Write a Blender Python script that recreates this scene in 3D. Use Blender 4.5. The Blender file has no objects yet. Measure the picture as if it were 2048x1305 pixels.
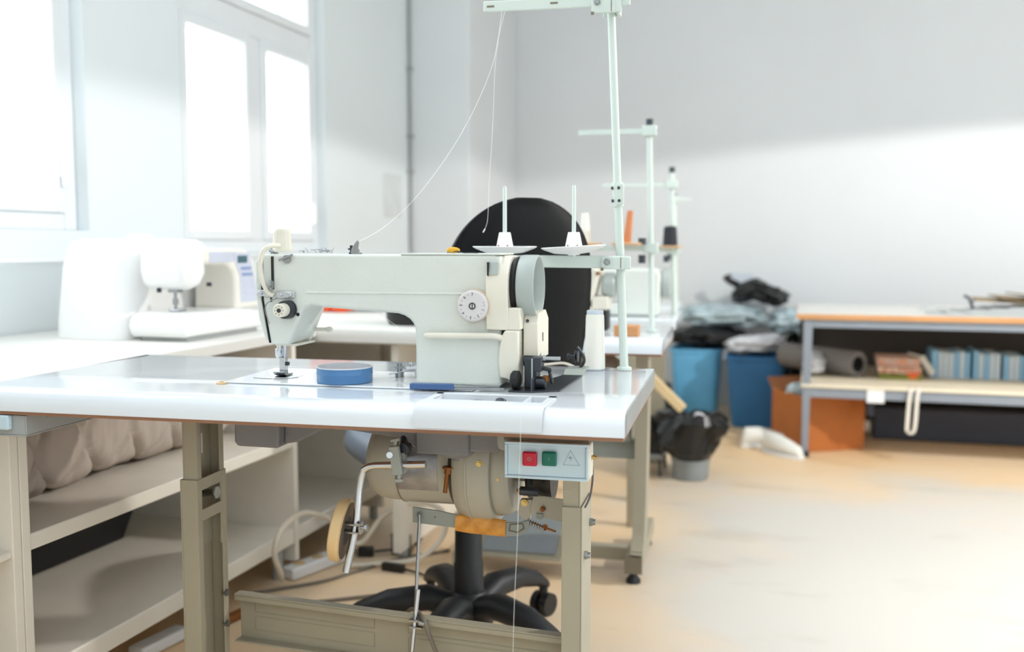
import bpy, bmesh, math, random
from mathutils import Vector, Matrix, noise
R = math.radians
A = R(3.8)                      # the sewing table stands turned 3.8 degrees to the room
CA, SA = math.cos(A), math.sin(A)
sc = bpy.context.scene
col = sc.collection
random.seed(4)

# ------------------------------------------------------------------ measuring: survey rays used to place things on real planes
F = 1950.0; YAW = R(12.9); PIT = math.atan(162.5 / F); HC = 1.01
def ray(px, py):
    cy, sy, cp, sp = math.cos(YAW), math.sin(YAW), math.cos(PIT), math.sin(PIT)
    u = (px - 1024) / F; v = -(py - 652.5) / F
    f = (-sy * cp, cy * cp, -sp); r = (cy, sy, 0); q = (-sy * sp, cy * sp, cp)
    return [f[i] + u * r[i] + v * q[i] for i in range(3)]
def Yp(px, py, y):              # point on a plane y = const of the table frame
    d = ray(px, py); t = y / d[1]; return (d[0] * t, y, HC + d[2] * t)
def Zp(px, py, z):
    d = ray(px, py); t = (z - HC) / d[2]; return (d[0] * t, d[1] * t, z)
def TW(p):                      # table frame -> room (world)
    x, y, z = p; return (x * CA - y * SA, x * SA + y * CA, z)
def Vp(px, py, v):              # point on a plane y = const of the room
    d = ray(px, py); a, b = d[0] * CA - d[1] * SA, d[0] * SA + d[1] * CA
    t = v / b; return (a * t, v, HC + d[2] * t)

# ------------------------------------------------------------------ materials
def lin(c):
    c = c / 255.0
    return c / 12.92 if c <= .04045 else ((c + .055) / 1.055) ** 2.4
def rgb(c, k=1.0): return (min(1, lin(c[0]) * k), min(1, lin(c[1]) * k), min(1, lin(c[2]) * k), 1)
def mat(name, c, rough=.5, metal=0., var=.05, scale=9., bump=0., bscale=250., coat=0., c2=None, spec=.5):
    m = bpy.data.materials.new(name); m.use_nodes = True
    nt = m.node_tree; b = nt.nodes['Principled BSDF']
    tc = nt.nodes.new('ShaderNodeTexCoord'); n = nt.nodes.new('ShaderNodeTexNoise')
    n.inputs['Scale'].default_value = scale; n.inputs['Detail'].default_value = 4
    nt.links.new(tc.outputs['Object'], n.inputs['Vector'])
    r = nt.nodes.new('ShaderNodeValToRGB')
    r.color_ramp.elements[0].position = .3; r.color_ramp.elements[1].position = .7
    r.color_ramp.elements[0].color = rgb(c, 1 - var); r.color_ramp.elements[1].color = rgb(c2 or c, 1 + var)
    nt.links.new(n.outputs['Fac'], r.inputs['Fac']); nt.links.new(r.outputs['Color'], b.inputs['Base Color'])
    b.inputs['Roughness'].default_value = rough; b.inputs['Metallic'].default_value = metal
    b.inputs['Specular IOR Level'].default_value = spec
    b.inputs['Coat Weight'].default_value = coat
    if bump:
        n2 = nt.nodes.new('ShaderNodeTexNoise'); n2.inputs['Scale'].default_value = bscale
        nt.links.new(tc.outputs['Object'], n2.inputs['Vector'])
        bp = nt.nodes.new('ShaderNodeBump'); bp.inputs['Strength'].default_value = bump; bp.inputs['Distance'].default_value = .002
        nt.links.new(n2.outputs['Fac'], bp.inputs['Height']); nt.links.new(bp.outputs['Normal'], b.inputs['Normal'])
    return m
M = {}
def mk(k, *a, **kw): M[k] = mat(k, *a, **kw)
mk('laminate', (226, 231, 236), .12, var=.02, scale=3, coat=.3)
mk('bed_gloss', (238, 240, 242), .10, var=.01, coat=.3)
mk('chipboard', (150, 108, 82), .7)
mk('edge_grey', (150, 152, 150), .5)
mk('leg_paint', (168, 161, 141), .45, var=.04)
mk('leg_dark', (120, 112, 94), .5)
mk('cream_paint', (216, 220, 213), .42, var=.03, bump=.35, bscale=420)
mk('cream_plastic', (226, 221, 206), .35, var=.04)
mk('wheel_grey', (170, 178, 174), .3, var=.03)
mk('black', (24, 25, 27), .45)
mk('rubber', (30, 30, 32), .7)
mk('chrome', (205, 208, 212), .18, 1)
mk('steel', (165, 168, 170), .3, 1)
mk('dark_steel', (70, 74, 80), .4, .7)
mk('brass', (206, 182, 120), .3, 1)
mk('rust', (150, 95, 45), .55, .5)
mk('mint', (206, 217, 210), .4, var=.03)
mk('white_plastic', (240, 240, 240), .35, var=.02)
mk('tray', (214, 218, 222), .35, var=.02)
mk('grey_plastic', (170, 174, 174), .45)
mk('tin_blue', (74, 122, 170), .3, var=.08, scale=25)
mk('tin_in', (212, 212, 216), .3)
mk('snip_blue', (66, 98, 146), .4)
mk('pan_cast', (128, 128, 130), .6, var=.05, bump=.4, bscale=300)
mk('motor', (188, 184, 169), .45, var=.05)
mk('plate_foil', (214, 216, 222), .3, .7, var=.15, scale=30)
mk('lever_grey', (158, 164, 158), .45)
mk('tape_orange', (214, 140, 48), .3, var=.12, scale=40, c2=(232, 168, 80))
mk('box_blue', (202, 226, 238), .4, var=.02)
mk('btn_red', (196, 20, 52), .25)
mk('btn_green', (0, 110, 92), .25)
mk('mark', (150, 168, 176), .5)
mk('thread', (245, 245, 240), .7)
mk('cone_white', (243, 240, 230), .75, bump=.5, bscale=500)
mk('cone_cap', (205, 215, 225), .5)
mk('cone_orange', (205, 130, 85), .7)
mk('cone_black', (32, 34, 42), .7)
mk('cone_base', (215, 175, 130), .6)
mk('pad_tan', (222, 190, 140), .4)
mk('pad_dark', (105, 88, 72), .6)
mk('yellow', (222, 168, 40), .4)
mk('ink', (95, 95, 105), .6)
mk('dial', (214, 210, 210), .35, var=.02)
mk('dial_rim', (212, 190, 168), .45)
mk('leather', (9, 10, 12), .62, var=.05, bump=.2, bscale=120, spec=.22)
mk('seat_sheen', (104, 116, 130), .45, bump=.2, bscale=120)  # leather seat, window sheen put into the lighter colour
mk('chair_black', (28, 30, 34), .5)
mk('cab_white', (238, 236, 230), .4, var=.02)
mk('cab_board', (244, 238, 226), .5, var=.03)
mk('home_white', (246, 246, 245), .3, var=.01)
mk('home_cream', (246, 242, 232), .4, var=.02)
mk('home_panel', (208, 213, 228), .4)
mk('home_lcd', (60, 100, 110), .3)
mk('home_blue', (140, 160, 200), .4)
mk('quilt', (196, 182, 171), .85, var=.05, bump=.3, bscale=90)
mk('frame_white', (240, 243, 245), .35, var=.01)
mk('bin_light', (112, 190, 234), .45, var=.05)
mk('bin_dark', (46, 110, 162), .45, var=.05)
mk('bag_black', (9, 9, 11), .28, var=.1)
mk('bag_white', (222, 222, 226), .4)
mk('bag_haze', (190, 208, 214), .3, var=.12, scale=14)
mk('bucket', (142, 148, 150), .5)
mk('bench_steel', (140, 148, 158), .45)
mk('bench_top', (236, 232, 224), .25, var=.03, scale=5)
mk('bench_edge', (206, 150, 98), .5, var=.08, scale=5)
mk('bench_shelf', (238, 226, 202), .5, var=.04, scale=5)
mk('panel_brown', (84, 74, 68), .7)
mk('crate_navy', (60, 66, 82), .6)
mk('carton', (186, 110, 52), .75, var=.05)
mk('carton_in', (160, 100, 60), .8)
mk('roll_grey', (128, 122, 118), .9, bump=.4, bscale=120)
mk('roll_in', (34, 32, 30), .9)
mk('file_blue', (150, 200, 234), .5)
mk('file_white', (214, 226, 236), .5)
mk('strap', (232, 226, 214), .7)
mk('paper', (238, 240, 240), .7)
mk('paper_blue', (214, 222, 232), .7)
mk('paper_grey', (190, 194, 194), .7)
mk('paper_faint', (222, 226, 226), .8)
mk('twig', (150, 130, 100), .8)
mk('fab_orange', (232, 110, 40), .8, var=.2, scale=40, c2=(230, 220, 200))
mk('fab_green', (138, 140, 70), .8, var=.2, scale=40)
mk('fab_white', (220, 212, 205), .8, var=.1, scale=30, c2=(225, 150, 110))
mk('shoe_white', (236, 236, 230), .5)
mk('wood', (232, 206, 160), .5, var=.06)
mk('cork', (196, 140, 92), .7)
mk('cable', (232, 222, 205), .5)
mk('cable_grey', (120, 112, 100), .5)
mk('orange', (240, 84, 20), .4)
mk('pedal', (142, 150, 154), .5, var=.08)
mk('green_bag', (40, 150, 100), .5)
mk('wall_paint', (231, 234, 236), .85, var=.015, scale=2)
mk('wall_left_paint', (234, 240, 242), .8, var=.01, scale=2)

def glass_mat():
    m = bpy.data.materials.new('pane_glass'); m.use_nodes = True; nt = m.node_tree
    for n in list(nt.nodes): nt.nodes.remove(n)
    o = nt.nodes.new('ShaderNodeOutputMaterial'); x = nt.nodes.new('ShaderNodeMixShader')
    t = nt.nodes.new('ShaderNodeBsdfTransparent'); g = nt.nodes.new('ShaderNodeBsdfGlossy')
    g.inputs['Roughness'].default_value = .03; x.inputs[0].default_value = .06
    nt.links.new(t.outputs[0], x.inputs[1]); nt.links.new(g.outputs[0], x.inputs[2]); nt.links.new(x.outputs[0], o.inputs[0])
    return m
M['glass'] = glass_mat()
def floor_mat():
    m = bpy.data.materials.new('floor_screed'); m.use_nodes = True; nt = m.node_tree; b = nt.nodes['Principled BSDF']
    tc = nt.nodes.new('ShaderNodeTexCoord')
    def nz(s, d, sx=1, sy=1):
        mp = nt.nodes.new('ShaderNodeMapping'); mp.inputs['Scale'].default_value = (sx, sy, 1)
        n = nt.nodes.new('ShaderNodeTexNoise'); n.inputs['Scale'].default_value = s; n.inputs['Detail'].default_value = d
        nt.links.new(tc.outputs['Object'], mp.inputs['Vector']); nt.links.new(mp.outputs['Vector'], n.inputs['Vector']); return n
    def ramp(n, p0, p1, c0, c1):
        r = nt.nodes.new('ShaderNodeValToRGB'); r.color_ramp.elements[0].position = p0; r.color_ramp.elements[1].position = p1
        r.color_ramp.elements[0].color = c0; r.color_ramp.elements[1].color = c1
        nt.links.new(n.outputs['Fac'], r.inputs['Fac']); return r
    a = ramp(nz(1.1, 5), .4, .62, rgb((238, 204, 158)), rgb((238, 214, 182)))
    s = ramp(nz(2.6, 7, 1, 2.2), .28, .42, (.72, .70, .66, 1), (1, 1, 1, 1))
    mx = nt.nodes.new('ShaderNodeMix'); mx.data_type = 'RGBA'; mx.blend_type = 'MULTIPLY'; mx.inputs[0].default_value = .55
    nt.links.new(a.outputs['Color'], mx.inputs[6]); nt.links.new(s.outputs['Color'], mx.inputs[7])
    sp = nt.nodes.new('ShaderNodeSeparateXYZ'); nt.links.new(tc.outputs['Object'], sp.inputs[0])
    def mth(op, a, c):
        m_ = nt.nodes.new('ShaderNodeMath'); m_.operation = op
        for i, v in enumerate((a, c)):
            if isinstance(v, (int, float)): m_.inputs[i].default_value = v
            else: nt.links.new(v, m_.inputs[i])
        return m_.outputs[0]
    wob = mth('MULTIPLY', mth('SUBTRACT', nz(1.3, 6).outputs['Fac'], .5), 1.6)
    q = mth('MINIMUM', mth('ADD', sp.outputs['X'], .62), mth('MULTIPLY', mth('SUBTRACT', 4.45, sp.outputs['Y']), .8))  # paler region right of the table, lamp light put into the floor colour
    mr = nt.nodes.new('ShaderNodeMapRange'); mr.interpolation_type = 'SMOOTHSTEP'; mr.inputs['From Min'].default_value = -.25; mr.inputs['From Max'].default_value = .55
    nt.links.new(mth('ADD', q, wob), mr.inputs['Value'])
    lit_tone = nt.nodes.new('ShaderNodeMix'); lit_tone.data_type = 'RGBA'; lit_tone.blend_type = 'MULTIPLY'; lit_tone.inputs[6].default_value = rgb((212, 207, 199))
    nt.links.new(s.outputs['Color'], lit_tone.inputs[7]); lit_tone.inputs[0].default_value = .35
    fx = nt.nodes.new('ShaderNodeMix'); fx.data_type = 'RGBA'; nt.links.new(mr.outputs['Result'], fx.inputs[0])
    nt.links.new(mx.outputs[2], fx.inputs[6]); nt.links.new(lit_tone.outputs[2], fx.inputs[7])
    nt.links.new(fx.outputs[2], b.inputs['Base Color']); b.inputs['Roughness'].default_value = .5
    return m
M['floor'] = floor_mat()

# ------------------------------------------------------------------ mesh building
ORG = {}
def root_of(o):
    while o.parent: o = o.parent
    return o
def tagp(o, label=None, cat=None, group=None, kind=None):
    if label: o['label'] = label
    if cat: o['category'] = cat
    if group: o['group'] = group
    if kind: o['kind'] = kind
def place(o, loc, fr, rz):
    if fr == 'T': o.location = TW(loc); o.rotation_euler = (0, 0, A + rz); ORG[o.name] = Vector(loc)
    elif fr == 'R': o.location = loc; o.rotation_euler = (0, 0, rz); ORG[o.name] = Vector(loc)
    elif fr == 'LT': o.location = TW(loc); o.rotation_euler = (0, 0, A + rz); ORG[o.name] = Vector((0, 0, 0))
    else: o.location = loc; o.rotation_euler = (0, 0, rz); ORG[o.name] = Vector((0, 0, 0))
def thing(name, label, cat, loc, fr='T', group=None, rz=0.):
    o = bpy.data.objects.new(name, None); o.empty_display_size = .05; col.objects.link(o)
    place(o, loc, fr, rz); tagp(o, label, cat, group); return o
def copy_tree(o, parent=None):
    c = o.copy(); col.objects.link(c)
    if parent: c.parent = parent
    for ch in list(o.children): copy_tree(ch, c)
    return c
def cr(pts, n=8, closed=False):
    P = [Vector(p) for p in pts]; out = []; L = len(P)
    for i in range(L if closed else L - 1):
        g = (lambda k: P[k % L]) if closed else (lambda k: P[max(0, min(L - 1, k))])
        a, b, c, d = g(i - 1), g(i), g(i + 1), g(i + 2)
        for k in range(n):
            t = k / n
            out.append(.5 * ((2 * b) + (c - a) * t + (2 * a - 5 * b + 4 * c - d) * t * t + (3 * b - a - 3 * c + d) * t ** 3))
    if not closed: out.append(P[-1])
    return out
class B:
    def __init__(s): s.bm = bmesh.new()
    def hexa(s, pts):
        v = [s.bm.verts.new(p) for p in pts]
        for f in ((0, 3, 2, 1), (4, 5, 6, 7), (0, 1, 5, 4), (1, 2, 6, 5), (2, 3, 7, 6), (3, 0, 4, 7)): s.bm.faces.new([v[i] for i in f])
        return s
    def box(s, x0, x1, y0, y1, z0, z1):
        return s.hexa([(x0, y0, z0), (x1, y0, z0), (x1, y1, z0), (x0, y1, z0), (x0, y0, z1), (x1, y0, z1), (x1, y1, z1), (x0, y1, z1)])
    def obox(s, c, size, rot=(0, 0, 0)):
        from mathutils import Euler
        m = Euler(rot).to_matrix(); c = Vector(c); h = Vector(size) / 2
        q = [(-1, -1, -1), (1, -1, -1), (1, 1, -1), (-1, 1, -1), (-1, -1, 1), (1, -1, 1), (1, 1, 1), (-1, 1, 1)]
        return s.hexa([c + m @ Vector((a * h.x, b * h.y, d * h.z)) for a, b, d in q])
    def bar(s, p0, p1, w, t, up=(0, 0, 1)):      # rectangular bar from p0 to p1, w across, t along up
        p0, p1 = Vector(p0), Vector(p1); d = (p1 - p0).normalized(); u = Vector(up); x = d.cross(u).normalized(); u = x.cross(d)
        x *= w / 2; u *= t / 2
        return s.hexa([p0 - x - u, p0 + x - u, p1 + x - u, p1 - x - u, p0 - x + u, p0 + x + u, p1 + x + u, p1 - x + u])
    def tube(s, pts, r, n=10, closed=False):
        P = [Vector(p) for p in pts]; L = len(P); rr = r if isinstance(r, (list, tuple)) else [r] * L
        rings = []; nrm = None
        for i, p in enumerate(P):
            if closed: d = (P[(i + 1) % L] - P[i - 1]).normalized()
            else: d = (P[min(L - 1, i + 1)] - P[max(0, i - 1)]).normalized()
            if nrm is None:
                nrm = d.cross(Vector((0, 0, 1)) if abs(d.z) < .9 else Vector((1, 0, 0))).normalized()
            else: nrm = (nrm - d * nrm.dot(d)).normalized()
            b = d.cross(nrm)
            rings.append([s.bm.verts.new(p + (nrm * math.cos(6.2832 * k / n) + b * math.sin(6.2832 * k / n)) * rr[i]) for k in range(n)])
        for i in range(L if closed else L - 1):
            a, b = rings[i], rings[(i + 1) % L]
            for k in range(n): s.bm.faces.new((a[k], a[(k + 1) % n], b[(k + 1) % n], b[k]))
        if not closed:
            s.bm.faces.new(list(reversed(rings[0]))); s.bm.faces.new(rings[-1])
        return s
    def cyl(s, p0, p1, r0, r1=None, n=24): return s.tube([p0, p1], [r0, r0 if r1 is None else r1], n)
    def lathe(s, prof, c=(0, 0, 0), axis='z', n=40, rf=None):
        c = Vector(c); rings = []
        for r, h in prof:
            ring = []
            for k in range(n):
                a = 6.2832 * k / n; q = r * (rf(a, h) if rf else 1); x, y = q * math.cos(a), q * math.sin(a)
                v = Vector((x, y, h)) if axis == 'z' else Vector((h, x, y)) if axis == 'x' else Vector((y, h, x))
                ring.append(s.bm.verts.new(c + v))
            rings.append(ring)
        for a, b in zip(rings, rings[1:]):
            for k in range(n): s.bm.faces.new((a[k], a[(k + 1) % n], b[(k + 1) % n], b[k]))
        if prof[0][0] > 1e-6 and prof[-1][0] > 1e-6:
            for k in range(n): s.bm.faces.new((rings[-1][k], rings[-1][(k + 1) % n], rings[0][(k + 1) % n], rings[0][k]))
        bmesh.ops.remove_doubles(s.bm, verts=s.bm.verts, dist=1e-6)
        return s
    def prism(s, pts, plane, a, b):
        def p3(p, h): return (p[0], h, p[1]) if plane == 'xz' else (h, p[0], p[1]) if plane == 'yz' else (p[0], p[1], h)
        u = [s.bm.verts.new(p3(p, a)) for p in pts]; w = [s.bm.verts.new(p3(p, b)) for p in pts]; n = len(pts)
        s.bm.faces.new(u); s.bm.faces.new(list(reversed(w)))
        for i in range(n): s.bm.faces.new((u[i], w[i], w[(i + 1) % n], u[(i + 1) % n]))
        return s
    def ell(s, c, r, n=24, m=14, e=1., df=None):   # (super)ellipsoid, df displaces along the radius
        c = Vector(c); rings = []
        sg = lambda v: math.copysign(abs(v) ** e, v)
        for j in range(m + 1):
            t = -math.pi / 2 + math.pi * j / m; ring = []
            for k in range(n):
                a = 6.2832 * k / n
                v = Vector((r[0] * sg(math.cos(t)) * sg(math.cos(a)), r[1] * sg(math.cos(t)) * sg(math.sin(a)), r[2] * sg(math.sin(t))))
                if df: v *= df(v)
                ring.append(s.bm.verts.new(c + v))
            rings.append(ring)
        for a, b in zip(rings, rings[1:]):
            for k in range(n): s.bm.faces.new((a[k], a[(k + 1) % n], b[(k + 1) % n], b[k]))
        bmesh.ops.remove_doubles(s.bm, verts=s.bm.verts, dist=1e-5)
        return s
    def done(s, name, m, parent=None, smooth=40, bev=0., seg=2, label=None, top=None, stuff=False):
        """top = (label, category, loc, frame, group) for a thing that is one mesh"""
        bmesh.ops.recalc_face_normals(s.bm, faces=s.bm.faces)
        me = bpy.data.meshes.new(name); o = bpy.data.objects.new(name, me); col.objects.link(o)
        if parent: o.parent = parent; off = ORG.get(root_of(parent).name, Vector((0, 0, 0)))
        elif top:
            place(o, top[2], top[3], top[5] if len(top) > 5 else 0.); tagp(o, top[0], top[1], top[4] if len(top) > 4 else None); off = ORG[o.name]
        else: off = Vector((0, 0, 0))
        bmesh.ops.translate(s.bm, verts=s.bm.verts, vec=-off)
        s.bm.to_mesh(me); s.bm.free(); me.materials.append(M[m])
        if smooth:
            for p in me.polygons: p.use_smooth = True
            me.set_sharp_from_angle(angle=R(smooth))
        if bev:
            b = o.modifiers.new('round', 'BEVEL'); b.width = bev; b.segments = seg; b.limit_method = 'ANGLE'; b.angle_limit = R(35); b.harden_normals = False
        if label: o['label'] = label
        if stuff: o['kind'] = 'stuff'
        return o
def crumple(amp, fq, seed):
    return lambda v: 1 + amp * (noise.noise(v * fq + Vector((seed, seed * 2.3, 0))) + .6 * abs(noise.noise(v * fq * 2.3 + Vector((0, seed, seed)))) + .25 * noise.noise(v * fq * 5))
def struct(b, name, m, **k):
    o = b.done(name, m, **k); o['kind'] = 'structure'; return o
def text_mesh(b, s, size, mtx):
    cu = bpy.data.curves.new('glyph', 'FONT'); cu.body = s; cu.size = size; cu.align_x = 'CENTER'; cu.align_y = 'CENTER'; cu.extrude = .0002
    o = bpy.data.objects.new('glyph', cu); col.objects.link(o); bpy.context.view_layer.update()
    me = bpy.data.meshes.new_from_object(o.evaluated_get(bpy.context.evaluated_depsgraph_get()))
    me.transform(mtx); b.bm.from_mesh(me)
    bpy.data.objects.remove(o); bpy.data.curves.remove(cu); bpy.data.meshes.remove(me)

# ================================================================== THE ROOM
UW, VB, WH = -2.2, 6.2, 3.3
PIL = (-1.83, 5.27)
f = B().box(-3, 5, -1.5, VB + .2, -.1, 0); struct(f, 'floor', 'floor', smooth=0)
# left wall with two window openings (wall 0.25 thick)
W1 = (1.42, 2.62, 1.055, 2.75); W2 = (3.12, 4.245, .975, 2.75)
w = B(); x0, x1 = UW - .25, UW
w.box(x0, x1, -1.5, W1[0], 0, WH); w.box(x0, x1, W1[1], W2[0], 0, WH); w.box(x0, x1, W2[1], VB + .2, 0, WH)
for q in (W1, W2): w.box(x0, x1, q[0], q[1], 0, q[2]); w.box(x0, x1, q[0], q[1], q[3], WH)
struct(w, 'wall_left', 'wall_left_paint', smooth=0)
w = B().box(UW, 5, VB, VB + .2, 0, WH); struct(w, 'wall_back', 'wall_paint', smooth=0)
w = B().box(5, 5.2, -1.7, VB + .2, 0, WH); struct(w, 'wall_right', 'wall_paint', smooth=0)  # unseen wall, added to block low light
w = B().box(UW - .25, 5, -1.7, -1.5, 0, WH); struct(w, 'wall_front', 'wall_paint', smooth=0)  # unseen side behind the camera, walled in to cut low light
w = B().box(UW - .25, 5.2, 2.9, VB + .2, WH, WH + .1); struct(w, 'shade_ceiling', 'wall_paint', smooth=0)  # unseen, covers the far part only, added to darken the upper walls
w = B().box(UW, PIL[0], PIL[1], VB, 0, WH); o = struct(w, 'trim_1', 'wall_paint', smooth=0, bev=.01)
w = B().cyl((UW + .012, PIL[1] - .012, 0), (UW + .012, PIL[1] - .012, WH), .009, n=10)
for z in (1.42, 1.62, 2.0): w.box(UW, UW + .03, PIL[1] - .03, PIL[1], z, z + .02)
struct(w, 'trim_2', 'grey_plastic')
w = B().box(UW, UW + .012, -1.2, PIL[1], .958, .972); struct(w, 'trim_3', 'frame_white', smooth=0)

def window(n, q, mull, trans, zb):
    v0, v1, z0, z1 = q; x0, x1 = UW - .115, UW - .045; t = .055
    b = B()
    b.box(x0, x1, v0, v0 + t, z0, z1); b.box(x0, x1, v1 - t, v1, z0, z1)
    b.box(x0, x1, v0 + t, v1 - t, z0, z0 + t); b.box(x0, x1, v0 + t, v1 - t, z1 - t, z1)
    if mull: b.box(x0, x1, mull - .045, mull + .045, z0 + t, trans - .05)
    if trans < z1: b.box(x0, x1, v0 + t, v1 - t, trans - .05, trans + .05)
    w = struct(b, 'window_%d' % n, 'frame_white', smooth=0, bev=.006)
    def sash(a, c, e, g):
        s = B(); k = .04; xs0, xs1 = x0 + .01, x1 + .012
        s.box(xs0, xs1, a, a + k, e, g); s.box(xs0, xs1, c - k, c, e, g); s.box(xs0, xs1, a + k, c - k, e, e + k); s.box(xs0, xs1, a + k, c - k, g - k, g)
        so = s.done('sash', 'frame_white', w, smooth=0, bev=.006)
        B().box(xs0 + .02, xs0 + .032, a + k - .005, c - k + .005, e + k - .005, g - k + .005).done('pane', 'glass', so, smooth=0)
        return so
    return w, sash
w1, sash = window(1, W1, None, 2.75, 1.04)
s1 = sash(W1[0] + .055, W1[1] - .055, W1[2] + .055, W1[3] - .055)
h = B().box(UW - .04, UW - .025, 2.535, 2.555, 1.22, 1.30); h.bar((UW - .02, 2.545, 1.29), (UW - .02, 2.545, 1.19), .02, .016, up=(1, 0, 0)); h.done('handle', 'white_plastic', s1, bev=.004)
w2, sash = window(2, W2, 3.70, 1.93, .975)
sa = sash(W2[0] + .055, 3.70 - .045, W2[2] + .055, 1.88); sb = sash(3.70 + .045, W2[1] - .055, W2[2] + .055, 1.88)
sash(W2[0] + .055, W2[1] - .055, 1.98, 2.695)
h = B().box(UW - .04, UW - .025, 4.155, 4.175, 1.13, 1.21); h.bar((UW - .02, 4.165, 1.2), (UW - .02, 4.165, 1.10), .02, .016, up=(1, 0, 0)); h.done('handle', 'white_plastic', sb, bev=.004)
B().box(UW, UW + .003, 4.90, 5.14, 1.16, 1.40).done('paper_notice', 'paper_faint', smooth=0, top=('faint pale paper notice on the left wall between window and corner', 'notice', (UW, 5.02, 1.28), 'R'))
B().box(-.45, -.31, VB - .003, VB, .76, .835).done('paper_sheet', 'paper_blue', smooth=0, top=('small pale blue paper sheet stuck on the back wall', 'paper', (-.38, VB, .8), 'R'))

# ================================================================== SEWING TABLE (front)
TX0, TX1 = -1.36, -.163
def tabletop(b, x0, x1, dy=0., dz=0.):
    pr = [(2.055, .712), (2.055, .744), (2.049, .75), (1.516, .75), (1.506, .7485), (1.497, .744), (1.4905, .736), (1.487, .725), (1.486, .712)]
    return b.prism([(y + dy, z + dz) for y, z in pr], 'yz', x0, x1)
tb = thing('sewing_table', 'white laminate industrial sewing table with beige steel legs, nearest the camera', 'table', (-.76, 1.75, 0))
def loft(b, secs):
    rings = [[b.bm.verts.new(p) for p in sec] for sec in secs]; n = len(rings[0])
    for r0, r1 in zip(rings, rings[1:]):
        for k in range(n):
            q = (r0[k], r0[(k + 1) % n], r1[(k + 1) % n], r1[k])
            if len({tuple(round(c, 6) for c in v.co) for v in q}) > 2: b.bm.faces.new(q)
    b.bm.faces.new(rings[0]); b.bm.faces.new(list(reversed(rings[-1])))
    bmesh.ops.remove_doubles(b.bm, verts=b.bm.verts, dist=1e-6); return b
def top_sec(x, deep):
    zz = .734 if deep else .75
    return [(x, y, z) for y, z in ((2.055, .712), (2.055, .744), (2.049, .75), (1.612, .75), (1.612, zz), (1.536, zz), (1.536, .75), (1.516, .75), (1.506, .7485), (1.497, .744), (1.4905, .736), (1.487, .725), (1.486, .712))]
PX = (-.497, -.298)
loft(B(), [top_sec(TX0, 0), top_sec(PX[0], 0), top_sec(PX[0], 1), top_sec(PX[1], 1), top_sec(PX[1], 0), top_sec(TX1, 0)]).done('tabletop', 'laminate', tb, smooth=50)
B().box(TX0 + .001, TX1 - .001, 1.488, 2.053, .706, .712).done('underside_board', 'chipboard', tb, smooth=0)
B().box(TX1, TX1 + .0015, 1.505, 2.045, .713, .746).done('edge_band', 'edge_grey', tb, smooth=0)
YF, YB = 1.668, 1.778
def cchan(b, xw, s, w, y0, y1, z0, z1, lip, t=.003):   # web at xw, opening towards s
    xe = xw + s * w
    bx = lambda xa, xb, *r: b.box(min(xa, xb), max(xa, xb), *r)
    bx(xw, xw + s * t, y0, y1, z0, z1)
    bx(xw + s * t, xe, y0, y0 + t, z0, z1); bx(xw + s * t, xe, y1 - t, y1, z0, z1)
    bx(xe - s * t, xe, y0 + t, y0 + lip, z0, z1); bx(xe - s * t, xe, y1 - lip, y1 - t, z0, z1)
def leg(xw, s, zj, strap, side):
    b = B(); cchan(b, xw, s, .037, YF, YB, .05, zj, .018)
    xe = xw + s * .037; xa, xb = min(xe, xe - s * .003), max(xe, xe - s * .003)
    if strap:
        b.box(xa, xb, YF + .018, YB - .018, zj - .024, zj); b.box(xa, xb, YF + .018, YB - .018, zj - .085, zj - .062)
    else:                                              # closed towards the right
        b.box(xw + min(0, s * .037), xw + max(0, s * .037), YF + .02, YB - .02, .05, .06)
    L = b.done('leg', 'leg_paint', tb, smooth=0, bev=.0012)
    b = B(); cchan(b, xw + s * .0045, s, .031, YF + .0045, YB - .0045, zj - .15, .708, .016)
    I = b.done('inner_post', 'leg_paint', L, smooth=0, bev=.001)
    b = B().box(xw - .006 if s > 0 else xw - .043, xw + .043 if s > 0 else xw + .006, 1.50, 2.02, .012, .05)
    b.done('foot', 'leg_paint', L, bev=.003)
    for yy in (1.53, 1.99): B().cyl((xw + s * .018, yy, 0), (xw + s * .018, yy, .014), .018).done('foot_pad', 'black', L)
    return L
LL = leg(-1.043, 1, .556, True, 'l'); RL = leg(-.255, -1, .548, False, 'r')
B().box(-1.028, -1.020, 1.712, 1.715, .60, .64).done('slot', 'white_plastic', LL, smooth=0)
b = B().cyl((-1.036, 1.725, .515), (-1.0, 1.725, .519), .008, n=12); b.cyl((-1.0, 1.725, .519), (-.996, 1.725, .519), .013, n=6); b.done('bolt', 'steel', LL)
for (py, z) in ((1.735, .30), (1.735, .235)): B().cyl((-1.012, py + .03, z), (-1.0, py + .03, z), .007, n=6).done('bolt', 'steel', LL)
for (y, z) in ((1.758, .498), (1.695, .455)):
    b = B().cyl((-.256, y, z), (-.249, y, z), .0075, n=6); b.cyl((-.249, y, z), (-.244, y, z), .0055, n=10); b.done('bolt', 'steel', RL)
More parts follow.
